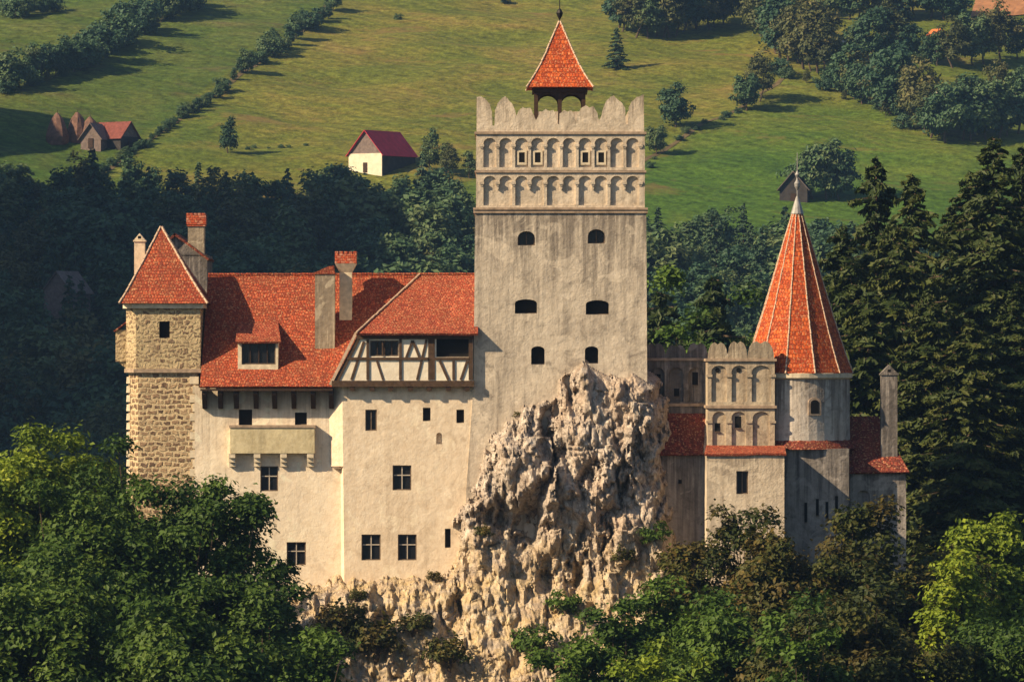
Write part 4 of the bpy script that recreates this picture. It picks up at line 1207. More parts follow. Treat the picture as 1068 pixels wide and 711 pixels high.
for i in range(nr_):
    rd = MB()
    a = a0 + 2 * math.pi * i / nr_
    for k in range(11):
        p, q_ = [Vector((rcx + r * math.sin(a), rcy - r * math.cos(a), z)) for r, z in (prof[k], prof[k+1])]
        ridge_line(rd, p, q_, .058 - .002 * k, .3)
    rd.build('rib', M['mortar'], rf)
mb = MB(); mb.lathe(rcx, rcy, [(prof[11][0] + .1, prof[11][1] - .05), (prof[12][0] + .09, zap), (.05, zap + .15)], 12); mb.build('spire_cap', M['lead'], rf)
mb = MB(); mb.tube((rcx, rcy, zap), (rcx, rcy, zap + 2.9), .04, .02); mb.lathe(rcx, rcy, [(.03, zap + .5), (.17, zap + .75), (.2, zap + .95), (.08, zap + 1.15), (.06, zap + 1.3), (.16, zap + 1.5), (.03, zap + 1.75)], 10)
mb.build('finial', M['lead'], rf)
ax_, an = rcx, R(15.5)
wx = rcx + rr * math.sin(an); wy = rcy - rr * math.cos(an)
wm = MB(); wz0, wz1 = ZZ(433, -1), ZZ(417, -1)
lp = arch(-.42, .42, wz0, wz1 + .15, .3)
def turned(mbx, lp_, y0, y1):
    t = MB(); t.prism(lp_, y0, y1); n0 = len(mbx.v)
    for v in t.v:
        mbx.v.append(Vector((wx + v.x * math.cos(an) - v.y * math.sin(an) * -1 * -1, wy + v.x * math.sin(an) + v.y * math.cos(an), v.z)))
    mbx.f += [[n0 + i for i in f] for f in t.f]
turned(wm, lp, -.06, .1); f = wm.build('window', M['stone_trim'], rt)
wm = MB(); turned(wm, arch(-.27, .27, wz0 + .12, wz1, .2), -.075, .1); wm.build('pane', M['void'], f)
mb = MB(); mb.lathe(rcx, rcy, [(rr + .45, ZZ(468.5, -1)), (rr + .02, ZZ(459, -1))], 24); mb.build('skirt_roof', M['tiles_dark'], rt)
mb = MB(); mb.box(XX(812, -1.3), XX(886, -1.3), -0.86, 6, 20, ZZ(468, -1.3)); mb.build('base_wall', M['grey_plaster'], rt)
for x, a, b_ in ((851, 520, 538), (861, 523, 541), (871, 517, 536), (839, 524, 545)):
    window(rt, x, x + 3, a, b_, -0.86 - .05, 0.04, 'open')  # narrow dark streaks on the base wall, drawn as thin slits

ob = empty('outbuilding', (XX(916), 3, 22), 'low annex with dark red roof and tall plastered chimney right of the round tower', 'outbuilding')
YO = 0.6
outer = L([(886, 655), (945, 655), (945, 491), (886, 491)], YO)
mb = MB(); mb.panel(outer, [H(894, 907, 511, 532, YO, 5), H(921, 926, 516, 534, YO, 2)], YO, .25, back=[0, 1]); shell(mb, outer, YO, 6); mb.build('wall', M['grey_plaster'], ob)
mb = MB(); roof_grid(mb, [P(884, 492, YO - .35), P(948.5, 492, YO - .35), P(916, 434, 3.6), P(882, 434, 3.6)], 10, 8, .15, .05)
e = P(948.5, 492, YO - .35); t_ = P(916, 434, 3.6)
mb.poly([e, Vector((e.x, 6.4, e.z)), t_]); mb.poly([Vector((e.x, 6.4, e.z)), Vector((XX(882, 3.6), 6.4, e.z)), Vector((XX(882, 3.6), 3.6, t_.z)), t_])
mb.build('roof', M['tiles_dark'], ob)
chimney(ob, 919, 936, 391, 480, 1.2, .9, M['grey_plaster'], gable=True, hood_px=9)

# ---- the crag ------------------------------------------------------------
def poly_sd(px, py, poly):
    """signed distance in pixels, positive inside"""
    P_ = np.array(poly, float); Q = np.roll(P_, -1, 0)
    d2 = np.full(px.shape, 1e12); ins = np.zeros(px.shape, bool)
    for (ax, ay), (bx, by) in zip(P_, Q):
        ex, ey = bx - ax, by - ay
        t = np.clip(((px - ax) * ex + (py - ay) * ey) / (ex * ex + ey * ey), 0, 1)
        d2 = np.minimum(d2, (px - ax - t * ex) ** 2 + (py - ay - t * ey) ** 2)
        c = ((ay > py) != (by > py)) & (px < (bx - ax) * (py - ay) / (by - ay + 1e-12) + ax)
        ins ^= c
    return np.sqrt(d2) * np.where(ins, 1, -1)
CR = [(598, 386), (606, 376), (618, 384), (638, 394), (664, 392), (680, 402), (687, 440), (691, 500), (694, 545), (720, 600), (760, 640), (780, 790), (180, 790), (230, 690), (290, 640), (318, 618), (350, 608), (400, 602), (440, 606), (468, 598), (478, 575), (473, 552), (482, 530), (496, 512), (506, 478), (512, 452), (530, 446), (548, 426), (566, 420), (580, 404)]
gx = np.arange(190, 770, 1.25); gy = np.arange(366, 785, 1.25)
GX, GY = np.meshgrid(gx, gy)
wx_ = GX * 0.06; wz_ = -GY * 0.06
def cells(X, Z, size, seed, tilt, ax=1.0):
    """faceted blocks: every cell is a tilted plane at its own depth (jittered grid cells)"""
    rg = np.random.default_rng(seed)
    gxn, gzn = 160, 160
    jx = rg.uniform(0.05, .95, (gzn, gxn)); jz = rg.uniform(0.05, .95, (gzn, gxn))
    off = rg.uniform(-1, 1, (gzn, gxn)); tx = rg.normal(0, 1, (gzn, gxn)); tz = rg.normal(0, 1, (gzn, gxn))
    U = X / size; V = Z / (size * ax)
    iu = np.floor(U).astype(int); iv = np.floor(V).astype(int)
    best = np.full(X.shape, 1e9); sec = np.full(X.shape, 1e9); val = np.full(X.shape, -9.0)
    for du in (-1, 0, 1):
        for dv in (-1, 0, 1):
            a, b_ = (iu + du) % gxn, (iv + dv) % gzn
            cx = iu + du + jx[b_, a]; cz = iv + dv + jz[b_, a]
            dd = (U - cx) ** 2 + (V - cz) ** 2
            th = off[(b_ * 7 + 3) % gzn, a] * 1.6
            du_, dv_ = U - cx, V - cz
            ra, rb_ = du_ * np.cos(th) + dv_ * np.sin(th), -du_ * np.sin(th) + dv_ * np.cos(th)
            vv = off[b_, a] * .55 + tilt * (.5 * tx[b_, a] * du_ + (.4 * tz[b_, a] + .35) * dv_) - 1.5 * np.maximum(np.abs(ra), np.abs(rb_) * .85)
            val = np.maximum(val, vv)
            nb = dd < best
            sec = np.where(nb, best, np.minimum(sec, dd)); best = np.minimum(best, dd)
    return val, np.sqrt(sec) - np.sqrt(best)
nzv = np.zeros(GX.shape); nzf = np.zeros(GX.shape); nzw = np.zeros(GX.shape)
for j in range(GX.shape[0]):
    for i in range(GX.shape[1]):
        x, z = wx_[j, i], wz_[j, i]
        nzv[j, i] = noise.fractal(Vector((x * .55, z * 0.2, 3.0)), 0.9, 2.1, 5)
        nzf[j, i] = noise.fractal(Vector((x, z * 0.6, 9.0)) * 1.3, 0.8, 2.1, 5)
        nzw[j, i] = noise.fractal(Vector((x * .6, z * 0.4, 19.0)), 0.8, 2.1, 4)
wX = wx_ + nzw * .22 + wz_ * .14; wZ = wz_ + nzw * .15
c1v, e1 = cells(wX, wZ, 1.8, 5, 1.0, 1.9)
c2v, e2 = cells(wX + nzf * .06, wZ, .78, 6, 1.0, 1.7)
c3v, e3 = cells(wX + nzf * .06, wZ + nzw * .3, .34, 8, 1.0, 1.4)
sd = poly_sd(GX + nzf * 9, GY + nzf * 6, CR) * 0.06
bulge = np.where(sd > 0, 0.45 + 1.5 * (1 - np.exp(-sd / .8)), sd * 2.6)
bulge += np.clip((GY - 600) * 0.06, 0, 12) * 0.8 * (sd > 0)
main = np.exp(-(((GX - 610) / 75.0) ** 2)) * np.clip((640 - GY) / 90.0, 0, 1) * np.clip((GY - 390) / 60., 0, 1)
bulge += 0.3 * main * (sd > 0)
amp = np.clip(sd / 0.6, 0.12, 1)
lowz = np.clip((GY - 590) / 40.0, 0, 1)
bulge += (nzv * .42 + (c1v + .4) * 1.0 * (1 - .35 * lowz) + (c2v + .4) * .66 + (c3v + .4) * .30 + nzf * .08) * amp
bulge -= (.12 * np.exp(-(e1 / .05) ** 2)) * amp
# deep clefts read from the photo
for cx, cy, rx_, ry_, dp in ((571, 442, 8, 24, 2.2), (574, 485, 7, 20, 2.0), (563, 512, 9, 14, 1.8), (550, 545, 15, 20, 2.6), (508, 541, 17, 12, 2.2), (618, 495, 7, 18, 1.5), (646, 500, 4, 40, 1.0), (600, 590, 7, 34, 1.3), (568, 600, 9, 18, 1.3), (596, 402, 5, 20, 1.6), (632, 560, 4, 40, 1.0), (664, 470, 4, 40, .8), (470, 640, 8, 20, 1.3), (400, 650, 16, 14, 1.2)):
    bulge -= dp * np.exp(-(((GX - cx + nzf * 12 + (GY - cy) * .12) / rx_) ** 2 + ((GY - cy + nzw * 14) / ry_) ** 2)) * amp
YF = -bulge
K = S0 * (D0 + YF) / D0
co = np.stack([(GX - 534) * K, YF, ZC + (355.5 - GY) * K], -1).reshape(-1, 3)
ny_, nx_ = GX.shape
J, I = np.meshgrid(np.arange(ny_ - 1), np.arange(nx_ - 1), indexing='ij')
a = (J * nx_ + I).ravel()
q = np.stack([a, a + nx_, a + nx_ + 1, a + 1], -1)
keepq = (YF.reshape(-1)[q].min(1) < 1.6)
q = q[keepq]
tag(fast_mesh('cliff', co, q, M['rock']), kind='structure')
# ================================================================== far slope
def place(mb, loc, rot):
    c, s = math.cos(rot), math.sin(rot)
    for v in mb.v:
        v.x, v.y = loc[0] + v.x * c - v.y * s, loc[1] + v.x * s + v.y * c
        v.z += loc[2]
    return mb
M['red_metal'] = plain('dark_red_roof_sheet', (0.46, 0.03, 0.06), 0.6, 0.2, 1.0)
M['boards'] = plain('weathered_boards', (0.17, 0.13, 0.12), 0.9, 0.3, 2.0)
M['white_wall'] = plain('whitewashed_wall', (0.66, 0.60, 0.48), 0.9, 0.15, 1.0)
M['dark_wall'] = plain('dark_log_and_shade_wall', (0.045, 0.04, 0.04), 0.9, 0.3, 1.0)
M['hay'] = plain('reddish_dry_hay', (0.15, 0.085, 0.065), 0.95, 0.4, 1.5)
M['old_red'] = plain('faded_red_tiles', (0.17, 0.055, 0.045), 0.9, 0.3, 1.5)
M['orange_roof'] = plain('orange_roof', (0.62, 0.16, 0.05), 0.8, 0.15, 1.0)
def hut(name, loc, rot, w_, l_, hw_, hr, roofm, wallm, gablem, label, cat='barn', eave=0.5, group=None, sidem=None):
    root = empty(name, loc, label, cat, group)
    x, y = w_ / 2, l_ / 2
    mb = MB(); mb.box(-x, x, -y, y, -2.5, hw_); place(mb, loc, rot).build('wall', sidem or wallm, root)
    if sidem:
        mb = MB(); mb.box(-x, x, -y - .12, -y - .005, -2.5, hw_); place(mb, loc, rot).build('end_wall', wallm, root)
    mb = MB(); mb.prism([(-x, hw_ + .01), (x, hw_ + .01), (0, hw_ + hr)], -y, y); place(mb, loc, rot).build('gable', gablem, root)
    mb = MB(); e = eave; sl_ = hr / x
    for s in (-1, 1):
        mb.slab([(s * (x + e), -y - e, hw_ - e * sl_ + .12), (s * (x + e), y + e, hw_ - e * sl_ + .12), (0, y + e, hw_ + hr + .14), (0, -y - e, hw_ + hr + .14)], .1)
    place(mb, loc, rot).build('roof', roofm, root)
    mb = MB(); mb.box(-.5, .5, -y - .16, -y + .05, -.3, 1.6); place(mb, loc, rot).build('door', M['wood'], root)
    return root
g = ground_hit(398, 181)
hut('barn', (g[0], g[1] + 4, g[2] + .1), R(-33), 7.6, 11.0, 3.3, 4.3, M['red_metal'], M['white_wall'], M['boards'], 'barn with crimson roof and white gable end wall standing on the meadow', sidem=M['dark_wall'])  # dark long side paints in the shade away from the sun
g = ground_hit(828, 211)
hut('hay_hut', (g[0] + .5, g[1] + 3, g[2]), R(-12), 5.2, 5.5, 2.6, 3.0, M['boards'], M['dark_wall'], M['dark_wall'], 'small dark log hut with pointed roof on the meadow behind the spire tip', 'hut')
g = ground_hit(118, 155)
hut('farm_shed', (g[0], g[1] + 2, g[2]), R(52), 5.0, 8.0, 2.0, 2.8, M['old_red'], M['dark_wall'], M['boards'], 'low shed with faded red roof beside the reddish haystacks', 'shed')
g = ground_hit(100, 154)
hut('farm_shed', (g[0], g[1], g[2]), R(-20), 4.2, 4.6, 1.8, 2.6, M['boards'], M['boards'], M['boards'], 'small grey gabled shed between the haystacks and the red roofed shed', 'shed')
for i, (px, py, hh, lb) in enumerate(((60, 150, 5.6, 'pale reddish haystack at the left end of the farmstead'), (81, 148, 5.4, 'tall reddish haystack in the middle of the farmstead'), (94, 147, 4.6, 'narrow haystack leaning by the grey gabled shed'))):
    x, y, z = ground_hit(px, py)
    mb = MB(); mb.lathe(x, y, [(2.0, z - .6), (2.25, z + 1.0), (1.9, z + hh * .45), (1.1, z + hh * .8), (.25, z + hh)], 12)
    for v in mb.v: v.x += .3 * noise.noise(v); v.y += .3 * noise.noise(v + Vector((5, 5, 5)))
    o = empty('haystack', (x, y, z), lb, 'haystack', 'haystacks on the upper left meadow')
    mb.build('hay', M['hay'], o)
    pb = MB(); pb.tube((x, y, z + hh - .3), (x, y, z + hh + .6), .08, .05); pb.build('pole', M['wood'], o)
g = ground_hit(977, 50)
hut('cottage', (g[0], g[1], g[2] + .5), R(20), 3.2, 4.0, 1.8, 1.5, M['orange_roof'], M['white_wall'], M['white_wall'], 'tiny cottage with bright orange roof among the trees on the far hillside', 'cottage')
def on_wood(px, d):
    x = (px - 534) * .0002 * d; y = d - D0
    return x, y, float(height(x, y))
g = on_wood(70, 760)
hut('cottage', (g[0], g[1], g[2] + 3.4), R(-25), 5, 6, 6.0, 3, M['boards'], M['boards'], M['boards'], 'grey cottage half hidden in the dark wood at the left edge', 'cottage')
# ploughed field at the top right
mb = MB(); rows = []
for py in (-30, -20, -10, 0, 8, 17):
    rows.append([mb.vert((lambda t: (t[0], t[1], t[2] + .25))(ground_hit(px + (17 - py) * .3, py + (1068 - px) * .04))) for px in range(1012, 1120, 9)])
for a, b_ in zip(rows[:-1], rows[1:]):
    for i in range(len(a) - 1): mb.f.append([b_[i], b_[i+1], a[i+1], a[i]])
tag(mb.build('field', M['field']), kind='structure')

# prototypes of far trees (one mesh each, about 10 m tall)
def far_proto(kind, k):
    if kind == 'round': r = leafy_tree('p', 3.9, 10, 1.0, 46, 3400, 1.5, .42, M['far_leaf'], 'round', .35, nlimb=6)
    elif kind == 'olive': r = leafy_tree('p', 3.2, 11, 1.5, 40, 2800, 1.25, .36, M['far_olive'], 'tall', .35, nlimb=8)
    elif kind == 'tall': r = leafy_tree('p', 2.7, 11, .8, 36, 2800, 1.3, .38, M['far_leaf'], 'tall', .3, nlimb=6)
    elif kind == 'shrub': r = leafy_tree('p', 5.0, 8, .2, 30, 2200, 2.0, .5, M['far_leaf'], 'flat', .45, nlimb=4)
    elif kind == 'conifer': r = conifer_tree('p', 11, 2.6, 46, 60, .42, M['far_needle'], '', (0, 0, 0))
    return one_mesh(r, 'far_' + kind)
PR = {k: [far_proto(k, i) for i in range(n)] for k, n in (('round', 4), ('olive', 2), ('tall', 3), ('shrub', 3), ('conifer', 3))}
def far_tree(kind, loc, h, label, group=None, name='tree', cat='tree', sx=1.0):
    me = random.choice(PR[kind])
    o = bpy.data.objects.new(name, me); COL.objects.link(o)
    o.location = (loc[0], loc[1], loc[2] - .3)
    base_h = {'round': 10, 'olive': 11, 'tall': 11, 'shrub': 8, 'conifer': 11}[kind]
    s = h / base_h
    o.scale = (s * sx, s * sx, s); o.rotation_euler = (0, 0, random.uniform(0, 6.28))
    return tag(o, label, cat, group)
def hill_tree(px, py, hpx, kind, label, group=None, name='tree', cat='tree', sx=1.0):
    x, y, z = ground_hit(px, py)
    return far_tree(kind, (x, y, z), hpx * .0002 * (y + D0), label, group, name, cat, sx)
# hedgerows and copses on the meadows
def row(pts, n, hr, kinds, label, group, spread=3, name='tree', cat='tree'):
    seg = [math.dist(a, b_) for a, b_ in zip(pts[:-1], pts[1:])]; tot = sum(seg)
    for i in range(n):
        t = (i + random.uniform(.1, .9)) / n * tot; k = 0
        while k < len(seg) - 1 and t > seg[k]: t -= seg[k]; k += 1
        u = t / seg[k]
        px = pts[k][0] + (pts[k+1][0] - pts[k][0]) * u + jit(spread); py = pts[k][1] + (pts[k+1][1] - pts[k][1]) * u + jit(spread * .6)
        hill_tree(px, py, random.uniform(*hr), random.choice(kinds), label, group, name, cat)
row([(0, 96), (30, 88), (90, 72), (140, 36), (205, 6)], 22, (20, 38), ['round', 'tall', 'round', 'shrub'], 'leafy tree in the dense hedgerow above the haystacks', 'trees in the upper left hedgerow', 3, 'hedge_tree')
row([(0, 20), (60, 12)], 8, (16, 26), ['round', 'shrub'], 'leafy tree in the clump at the top left corner of the hillside', 'top left clump')
row([(238, 88), (270, 68), (318, 34), (350, 12)], 15, (12, 27), ['round', 'shrub', 'tall'], 'leafy bush of the diagonal hedgerow, on its thick upper stretch', 'upper stretch of the diagonal hedgerow', 3, 'bush', 'bush')
row([(190, 124), (225, 104), (238, 92)], 8, (10, 17), ['round', 'shrub'], 'small bush thinly spaced along the diagonal dirt track', 'small bushes along the track', 3, 'bush', 'bush')
row([(96, 186), (140, 158), (188, 124)], 18, (4, 8), ['shrub'], 'low scrub tuft edging the lower end of the diagonal track', 'scrub tufts along the track', 2, 'shrub', 'shrub')
hill_tree(238, 160, 36, 'tall', 'slim lone tree on the meadow between the haystacks and the crimson roofed barn')
hill_tree(415, 21, 7, 'shrub', 'tiny dark bush alone on the upper meadow', name='shrub', cat='shrub')
hill_tree(527, 4, 9, 'shrub', 'dark bush at the top edge above the keep finial', name='shrub', cat='shrub')
row([(240, 157), (300, 155), (320, 153)], 7, (3, 6), ['shrub'], 'low scrub tuft on the bank beside the slim lone tree', 'scrub tufts on the bank', 2, 'shrub', 'shrub')
hill_tree(643, 72, 44, 'conifer', 'dark bushy tree leaning right of the pavilion roof on the meadow', sx=1.5)
hill_tree(704, 134, 42, 'round', 'round dark tree standing alone on the meadow right of the battlements')
hill_tree(684, 162, 30, 'round', 'smaller round tree at the foot of the meadow track near the keep')
hill_tree(778, 116, 38, 'round', 'dense dark tree with long shadow at the end of the grassy bank')
hill_tree(792, 106, 50, 'olive', 'taller olive tree just behind the dense dark one on the grassy bank')
for px in (848, 862, 876): hill_tree(px, 208 + jit(2), random.uniform(46, 64), 'round', 'dark round tree in the clump beside the small log hut', 'clump by the log hut')
row([(640, 30), (672, 42), (700, 38), (760, 26)], 15, (40, 64), ['round', 'olive', 'tall'], 'shady tree in the copse at the top edge right of the pavilion', 'copse at the top edge', 3, 'copse_tree')
row([(650, 6), (770, 4)], 10, (40, 56), ['round', 'tall'], 'shady tree in the copse at the top edge right of the pavilion', 'copse at the top edge', 3, 'copse_tree')
row([(790, 30), (815, 62), (862, 80)], 12, (46, 80), ['olive', 'olive', 'tall'], 'tall pale green tree in the grove on the grassy bank', 'pale grove on the bank', 3, 'slender_tree')
row([(880, 100), (910, 112), (950, 128), (975, 150)], 11, (36, 76), ['round', 'tall', 'olive'], 'leafy tree along the lower edge of the right hillside wood', 'lower edge of the hillside wood')
row([(985, 150), (1030, 146), (1068, 140)], 7, (40, 66), ['round', 'tall'], 'leafy tree along the lower edge of the right hillside wood', 'lower edge of the hillside wood')
row([(880, 62), (940, 66), (1000, 70), (1068, 62)], 12, (28, 58), ['round', 'olive', 'tall', 'conifer'], 'tree in the middle of the hillside wood at the upper right', 'middle of the hillside wood')
row([(1000, 112), (1040, 108), (1072, 104)], 5, (26, 46), ['round', 'olive'], 'tree in the middle of the hillside wood at the upper right', 'middle of the hillside wood')
row([(820, 14), (880, 22), (1000, 20)], 14, (28, 62), ['round', 'olive', 'tall', 'conifer'], 'tree in the uppermost row of the hillside wood', 'uppermost row of the hillside wood')
row([(446, 178), (492, 186)], 4, (24, 44), ['olive', 'tall'], 'grey green tree at the wood edge just right of the crimson roofed barn', 'trees right of the barn')
row([(100, 184), (150, 152), (190, 124), (238, 90)], 26, (5, 11), ['shrub', 'round'], 'low scrub tuft closing the gaps of the hedge along the diagonal track', 'scrub closing the diagonal hedge', 1.5, 'shrub', 'shrub')
row([(0, 98), (60, 84), (140, 44), (205, 8)], 16, (9, 18), ['shrub', 'shrub', 'olive'], 'low shrub at the feet of the upper left hedgerow', 'shrubs under the upper left hedgerow', 3, 'shrub', 'shrub')
row([(672, 176), (700, 150), (735, 130), (775, 116)], 10, (4, 9), ['shrub'], 'low scrub tuft on the bank right of the battlements', 'scrub on the right bank', 3, 'shrub', 'shrub')
row([(790, 70), (860, 92), (960, 140)], 12, (9, 20), ['shrub', 'olive'], 'low shrub at the lower margin of the right hillside wood', 'shrubs at the wood margin', 5, 'shrub', 'shrub')
# wood on the slope behind the castle
pts_ = []
def hidden(px, top, hw_):
    if px < 126: return top > 470
    for a, b_, t in ((128, 212, 262), (212, 494, 292), (494, 676, 98), (676, 945, 372)):
        if a - 4 < px - hw_ and px + hw_ < b_ + 4 and top > t: return True
    if 205 < px < 490 and top > 292: return True
    if 500 < px < 668: return True
    return px > 880 and top > 260
def edge(px): return np.interp(px, [-60, 0, 60, 110, 200, 260, 330, 400, 450, 495, 676, 740, 800, 860, 1100], [172, 176, 182, 178, 190, 188, 180, 200, 182, 190, 228, 222, 236, 236, 236])
tries = 0; cnt = 0
while tries < 9000 and cnt < 300:
    tries += 1
    d = random.uniform(640, 905); px = random.uniform(-40, 900)
    x, y, z = on_wood(px, d)
    gpx, gpy = PXY(x, y, z)
    h = random.uniform(8, 15); k = .0002 * d
    top = gpy - h / k
    if top < edge(gpx) + random.uniform(-20, 14): continue
    if hidden(gpx, top, 3.4 / k): continue
    sp = 5.6 if d > 760 else 7.2
    if any((x - a) ** 2 + (y - b_) ** 2 < sp * sp for a, b_ in pts_): continue
    pts_.append((x, y))
    side_ = 'left of' if px < 500 else 'right of'
    kd = random.choice(['round', 'round', 'tall', 'conifer', 'conifer', 'tall', 'olive'] if px < 500 else ['round', 'tall', 'conifer'])
    if kd == 'conifer':
        far_tree(kd, (x, y, z), h * 1.15, f'pointed dark conifer in the wood {side_} the keep, below the meadow', f'conifers in the wood {side_} the keep', name='conifer')
    else:
        far_tree(kd, (x, y, z), h, f'dark leafy tree in the wood {side_} the keep, below the meadow', f'leafy trees in the wood {side_} the keep', sx=1.15)
    cnt += 1
print('wood trees', cnt, tries)

# the rest of the wood: closed canopy behind and between the single trees, one mass
def canopy_mass(n_try, spacing):
    protos = []
    for _ in range(4):
        cl, cen, nrm, tint = crown_points(4.2, 3.9, 1.0, 30, 950, 1.7, .35, 'round')
        c_, q_ = leaf_quads(cen, nrm, .72 * RNG.uniform(.6, 1.25, len(cen)))
        protos.append((c_, np.repeat(tint * .7, 4)))
    C_, T_ = [], []; taken = list(pts_)
    rg = random.Random(5)
    for _ in range(n_try):
        d = rg.uniform(640, 905); x = rg.uniform(-190, 190); y = d - D0; z = float(height(x, y))
        gpx, gpy = PXY(x, y, z); h = rg.uniform(7, 11)
        if gpy - h / (.0002 * d) < edge(gpx) + 14: continue
        if any((x - a) ** 2 + (y - b_) ** 2 < spacing ** 2 for a, b_ in taken): continue
        taken.append((x, y))
        c_, t_ = rg.choice(protos); s_ = h / 9.0; an_ = rg.uniform(0, 6.28)
        ca, sa = math.cos(an_), math.sin(an_)
        q_ = np.stack([(c_[:, 0] * ca - c_[:, 1] * sa) * s_ + x, (c_[:, 0] * sa + c_[:, 1] * ca) * s_ + y, c_[:, 2] * s_ + z - .4], 1)
        C_.append(q_); T_.append(np.clip(t_ + rg.uniform(0, .3), 0, 1))
    co = np.vstack(C_); print('mass trees', len(C_))
    return fast_mesh('wood', co, np.arange(len(co)).reshape(-1, 4), M['far_leaf'], tint=np.concatenate(T_))
tag(canopy_mass(5000, 6.6), kind='stuff')
# ================================================================== near trees
def near(px, Y):
    x = XX(px, Y); return x, Y, float(height(x, Y))
# spruces behind the right end of the castle
SP = []
for h_, r_, sd_ in ((30, 6.4, 1), (27, 5.4, 2), (24, 5.0, 3), (18, 4.4, 4)):
    rt_ = conifer_tree('spruce', h_, r_, int(h_ * 9), 210, .27, M['needle'], 'x', (0, -500, 0), droop=.38, ragged=.6, bare=.03, prof=.62)
    SP.append((rt_, h_))
def spruce(k, px, top, Y, label, sx=1.0):
    src, h0 = SP[k]
    x, y, z = near(px, Y)
    h = ZZ(top, Y) - z
    s = h / h0
    o = src.copy(); COL.objects.link(o); o.location = (x, y, z); o.rotation_euler = (0, 0, random.uniform(0, 6.28)); o.scale = (s * sx, s * sx, s)
    o['label'] = label; o['category'] = 'tree'; o['group'] = 'spruces behind the castle'
    for c in src.children:
        d = c.copy(); COL.objects.link(d); d.parent = o
for k, px, top, Y, sx, lb in (
    (0, 1036, 138, 44, 1.15, 'broad tall spruce at the right edge, tallest of the spruces'),
    (1, 914, 160, 62, .9, 'spruce with double tip standing behind the gabled chimney'),
    (0, 952, 176, 50, 1.0, 'full spruce just right of the gabled chimney'),
    (1, 992, 212, 56, 1.0, 'spruce between the full one by the chimney and the broad one at the right edge'),
    (2, 878, 232, 58, 1.0, 'slender spruce rising directly behind the orange spire'),
    (1, 1066, 150, 60, 1.0, 'spruce cut off by the right edge of the view'),
    (2, 850, 282, 70, 1.0, 'short spruce peeping out between spire and wood'),
    (3, 906, 300, 34, 1.15, 'dark low spruce behind the annex chimney'),
    (2, 968, 300, 30, 1.2, 'heavy low spruce right of the annex roof'),
    (3, 1012, 330, 26, 1.3, 'drooping spruce above the yellow green trees'),
    (1, 1012, 176, 66, 1.1, 'spruce filling the gap behind the broad tall one'),
    (2, 932, 226, 40, 1.1, 'mid height spruce in front of the double tipped pair'),
    (2, 888, 268, 46, 1.15, 'mid height spruce between spire and gabled chimney'),
    (2, 1056, 300, 28, 1.2, 'lowest spruce in front of the broad tall one'),
    (3, 744, 284, 84, .9, 'pointed little spruce above the scalloped bay parapet'),
    (3, 690, 300, 88, 1.0, 'little spruce beside the right edge of the keep')):
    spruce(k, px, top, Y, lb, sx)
for src, _h in SP:
    for c in list(src.children): bpy.data.objects.remove(c)
    bpy.data.objects.remove(src)
# bright trees just behind the battlements
for px, top, Y, kd, lb in ((706, 330, 58, 'leaf_mid', 'green tree behind the shaded curtain wall, nearest the keep'), (772, 326, 62, 'leaf_mid', 'green tree behind the scalloped bay parapet'), (738, 322, 70, 'leaf_dark', 'dark green tree between the two behind the battlements'), (802, 318, 74, 'leaf_dark', 'dark green tree tucked against the left side of the spire')):
    x, y, z = near(px, Y); h = ZZ(top, Y) - z
    leafy_tree('tree', 3.6, h, h * .3, 60, 11000, 1.3, .24, M[kd], 'round', .3, lb, 'tree', 'trees behind the battlements', (x, y, z), 10)

def fg(px, top, rpx, Y, mat, label, nclump, nleaf, ls=.2, rc=1.25, shape='round', irr=.3, low=0.38, name='tree', cat='tree', zdrop=0.0):
    x, y, z = near(px, Y)
    z -= zdrop
    h = ZZ(top, Y) - z - rc * .7; r = rpx * S0 * (D0 + Y) / D0
    leafy_tree(name, r, h, h * low, int(nclump * 1.3), int(nleaf * 1.35), rc, ls, M[mat], shape, irr, label, cat, None, (x, y, z), 60)
fg(200, 484, 92, -26, 'leaf_dark', 'big dark leafy tree whose crown overlaps the lower left castle wall', 150, 46000, .185, 1.15, irr=.17)
fg(80, 515, 105, -30, 'leaf_dark', 'broad dark tree in front of the turret foot at the left', 150, 42000, .19, 1.3)
fg(48, 436, 84, -8, 'leaf_yellow', 'sunlit yellow green tree crown left of the turret foot', 110, 32000, .2, 1.2, irr=.15)
fg(-14, 446, 60, -14, 'leaf_yellow', 'sunlit tree cut off by the left edge of the view', 80, 20000, .2, 1.2, irr=.15)
fg(118, 470, 50, -12, 'leaf_dark', 'small dark tree close against the turret foot', 60, 14000, .19, 1.1)
fg(280, 600, 56, -30, 'leaf_dark', 'lower dark tree between the big leafy one and the cliff foot', 90, 22000, .185, 1.05)
fg(185, 600, 105, -48, 'leaf_dark', 'dark tree at the bottom of the view below the big leafy one', 120, 32000, .2, 1.2)
fg(30, 590, 90, -46, 'leaf_dark', 'dark tree in the bottom left corner', 110, 28000, .2, 1.2)
fg(330, 655, 46, -34, 'leaf_mid', 'green bushy tree at the foot of the left cliff', 60, 12000, .18, .95)
fg(905, 548, 78, -14, 'leaf_brown', 'dark olive tree with reddish top hiding the foot of the annex', 120, 30000, .19, 1.2)
fg(818, 540, 72, -16, 'leaf_brown', 'dark brownish tree in front of the round tower foot', 110, 26000, .19, 1.15)
fg(975, 575, 62, -12, 'leaf_brown', 'dark brownish tree between the annex and the yellow green trees', 90, 22000, .19, 1.1)
fg(1046, 540, 60, -6, 'leaf_yellow', 'bright yellow green tree at the right edge', 90, 24000, .2, 1.15)
fg(1000, 580, 44, -20, 'leaf_yellow', 'smaller yellow green tree in front of the bright one at the right edge', 60, 12000, .19, 1.0)
fg(880, 600, 110, -36, 'leaf_brown', 'wide dark tree in the lower right of the view', 150, 38000, .2, 1.25)
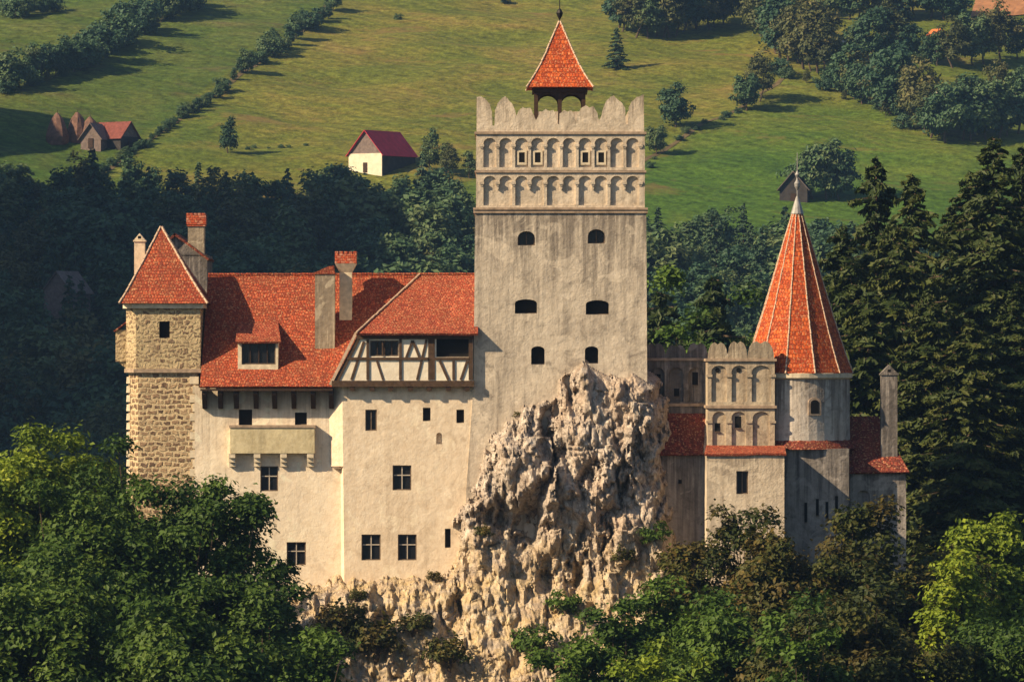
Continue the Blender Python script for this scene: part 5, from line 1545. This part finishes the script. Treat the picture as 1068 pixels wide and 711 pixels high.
fg(1040, 620, 90, -34, 'leaf_dark', 'dark tree in the bottom right corner', 110, 26000, .2, 1.2)
fg(748, 622, 66, -26, 'leaf_mid', 'fresh green tree at the right foot of the crag', 90, 20000, .19, 1.1)
fg(724, 540, 44, -8, 'leaf_brown', 'thin brownish tree climbing the rocks beside the crag', 60, 7500, .18, 1.0, irr=.45)
fg(776, 518, 36, -8, 'leaf_brown', 'sparse brownish tree in front of the bay base wall', 44, 5200, .17, .9, irr=.35)
fg(842, 640, 46, -44, 'leaf_mid', 'green crown at the bottom edge among the dark right hand trees', 60, 12000, .19, 1.0)
fg(690, 655, 44, -34, 'leaf_yellow', 'light green young tree at the bottom edge below the crag', 50, 8000, .18, .95)
fg(650, 622, 66, -20, 'leaf_mid', 'low green thicket tree below the right side of the crag', 80, 15000, .185, 1.0)
fg(580, 668, 42, -22, 'leaf_mid', 'small green bush tree on the rocks at the bottom centre', 46, 7000, .18, .9)
fg(690, 590, 34, -14, 'leaf_mid', 'little green tree against the right flank of the crag', 40, 6500, .18, .9)

# scrub rooted in the ledges of the crag
def rock_y(px, py):
    i = int(np.argmin(abs(gx - px))); j = int(np.argmin(abs(gy - py)))
    return float(YF[j, i])
SC = [leafy_tree('shrub', 1.0, 1.5, .1, 16, 900, .42, .12, M[m_], 'flat', .5, 'x', 'shrub', None, (0, -500, 0), 6) for m_ in ('leaf_brown', 'leaf_mid')]
for k, px, py, sz, lb in ((0, 352, 668, 1.5, 'brownish scrub on the low cliff beside the left trees'), (0, 392, 690, 1.7, 'brownish scrub at the very bottom of the low cliff'), (0, 432, 664, 1.0, 'small brownish scrub halfway down the low cliff'),
    (0, 468, 698, 1.3, 'brownish scrub at the bottom edge under the crag'), (0, 505, 560, .55, 'tiny scrub in the dark cleft on the left of the crag'), (1, 590, 640, 1.0, 'green scrub at the foot of the crag'),
    (1, 556, 682, 1.2, 'green scrub on the bright rocks at the bottom centre'), (0, 648, 590, .8, 'brownish scrub low on the right half of the crag'), (1, 682, 566, .9, 'green scrub on the right edge of the crag'),
    (0, 541, 436, .45, 'tiny scrub high on the left shoulder of the crag'), (0, 452, 606, .5, 'tuft of scrub where the wall meets the crag'), (0, 372, 628, .6, 'tuft of scrub under the two lower cross windows')):
    Y_ = rock_y(px, py)
    src = SC[k]; o = src.copy(); COL.objects.link(o)
    o.location = (XX(px, Y_), Y_ + .1, ZZ(py, Y_) - .2); o.scale = (sz, sz, sz); o.rotation_euler = (0, 0, random.uniform(0, 6.28))
    tag(o, lb, 'shrub', 'scrub growing on the crag')
    for c in src.children:
        d = c.copy(); COL.objects.link(d); d.parent = o
for src in SC:
    for c in list(src.children): bpy.data.objects.remove(c)
    bpy.data.objects.remove(src)

# ------------------------------------------------------------------ air
hz = MB(); hz.box(-3050, 3050, -1550, 3250, -8, 420)
mh = bpy.data.materials.new('haze'); mh.use_nodes = True
hn = mh.node_tree; hn.nodes.clear()
pv = hn.nodes.new('ShaderNodeVolumePrincipled'); pv.inputs['Color'].default_value = (0.35, 0.6, 1.0, 1); pv.inputs['Density'].default_value = 0.00012; pv.inputs['Anisotropy'].default_value = 0.45
ho = hn.nodes.new('ShaderNodeOutputMaterial'); hn.links.new(pv.outputs[0], ho.inputs['Volume'])
tag(hz.build('haze', mh), kind='stuff')
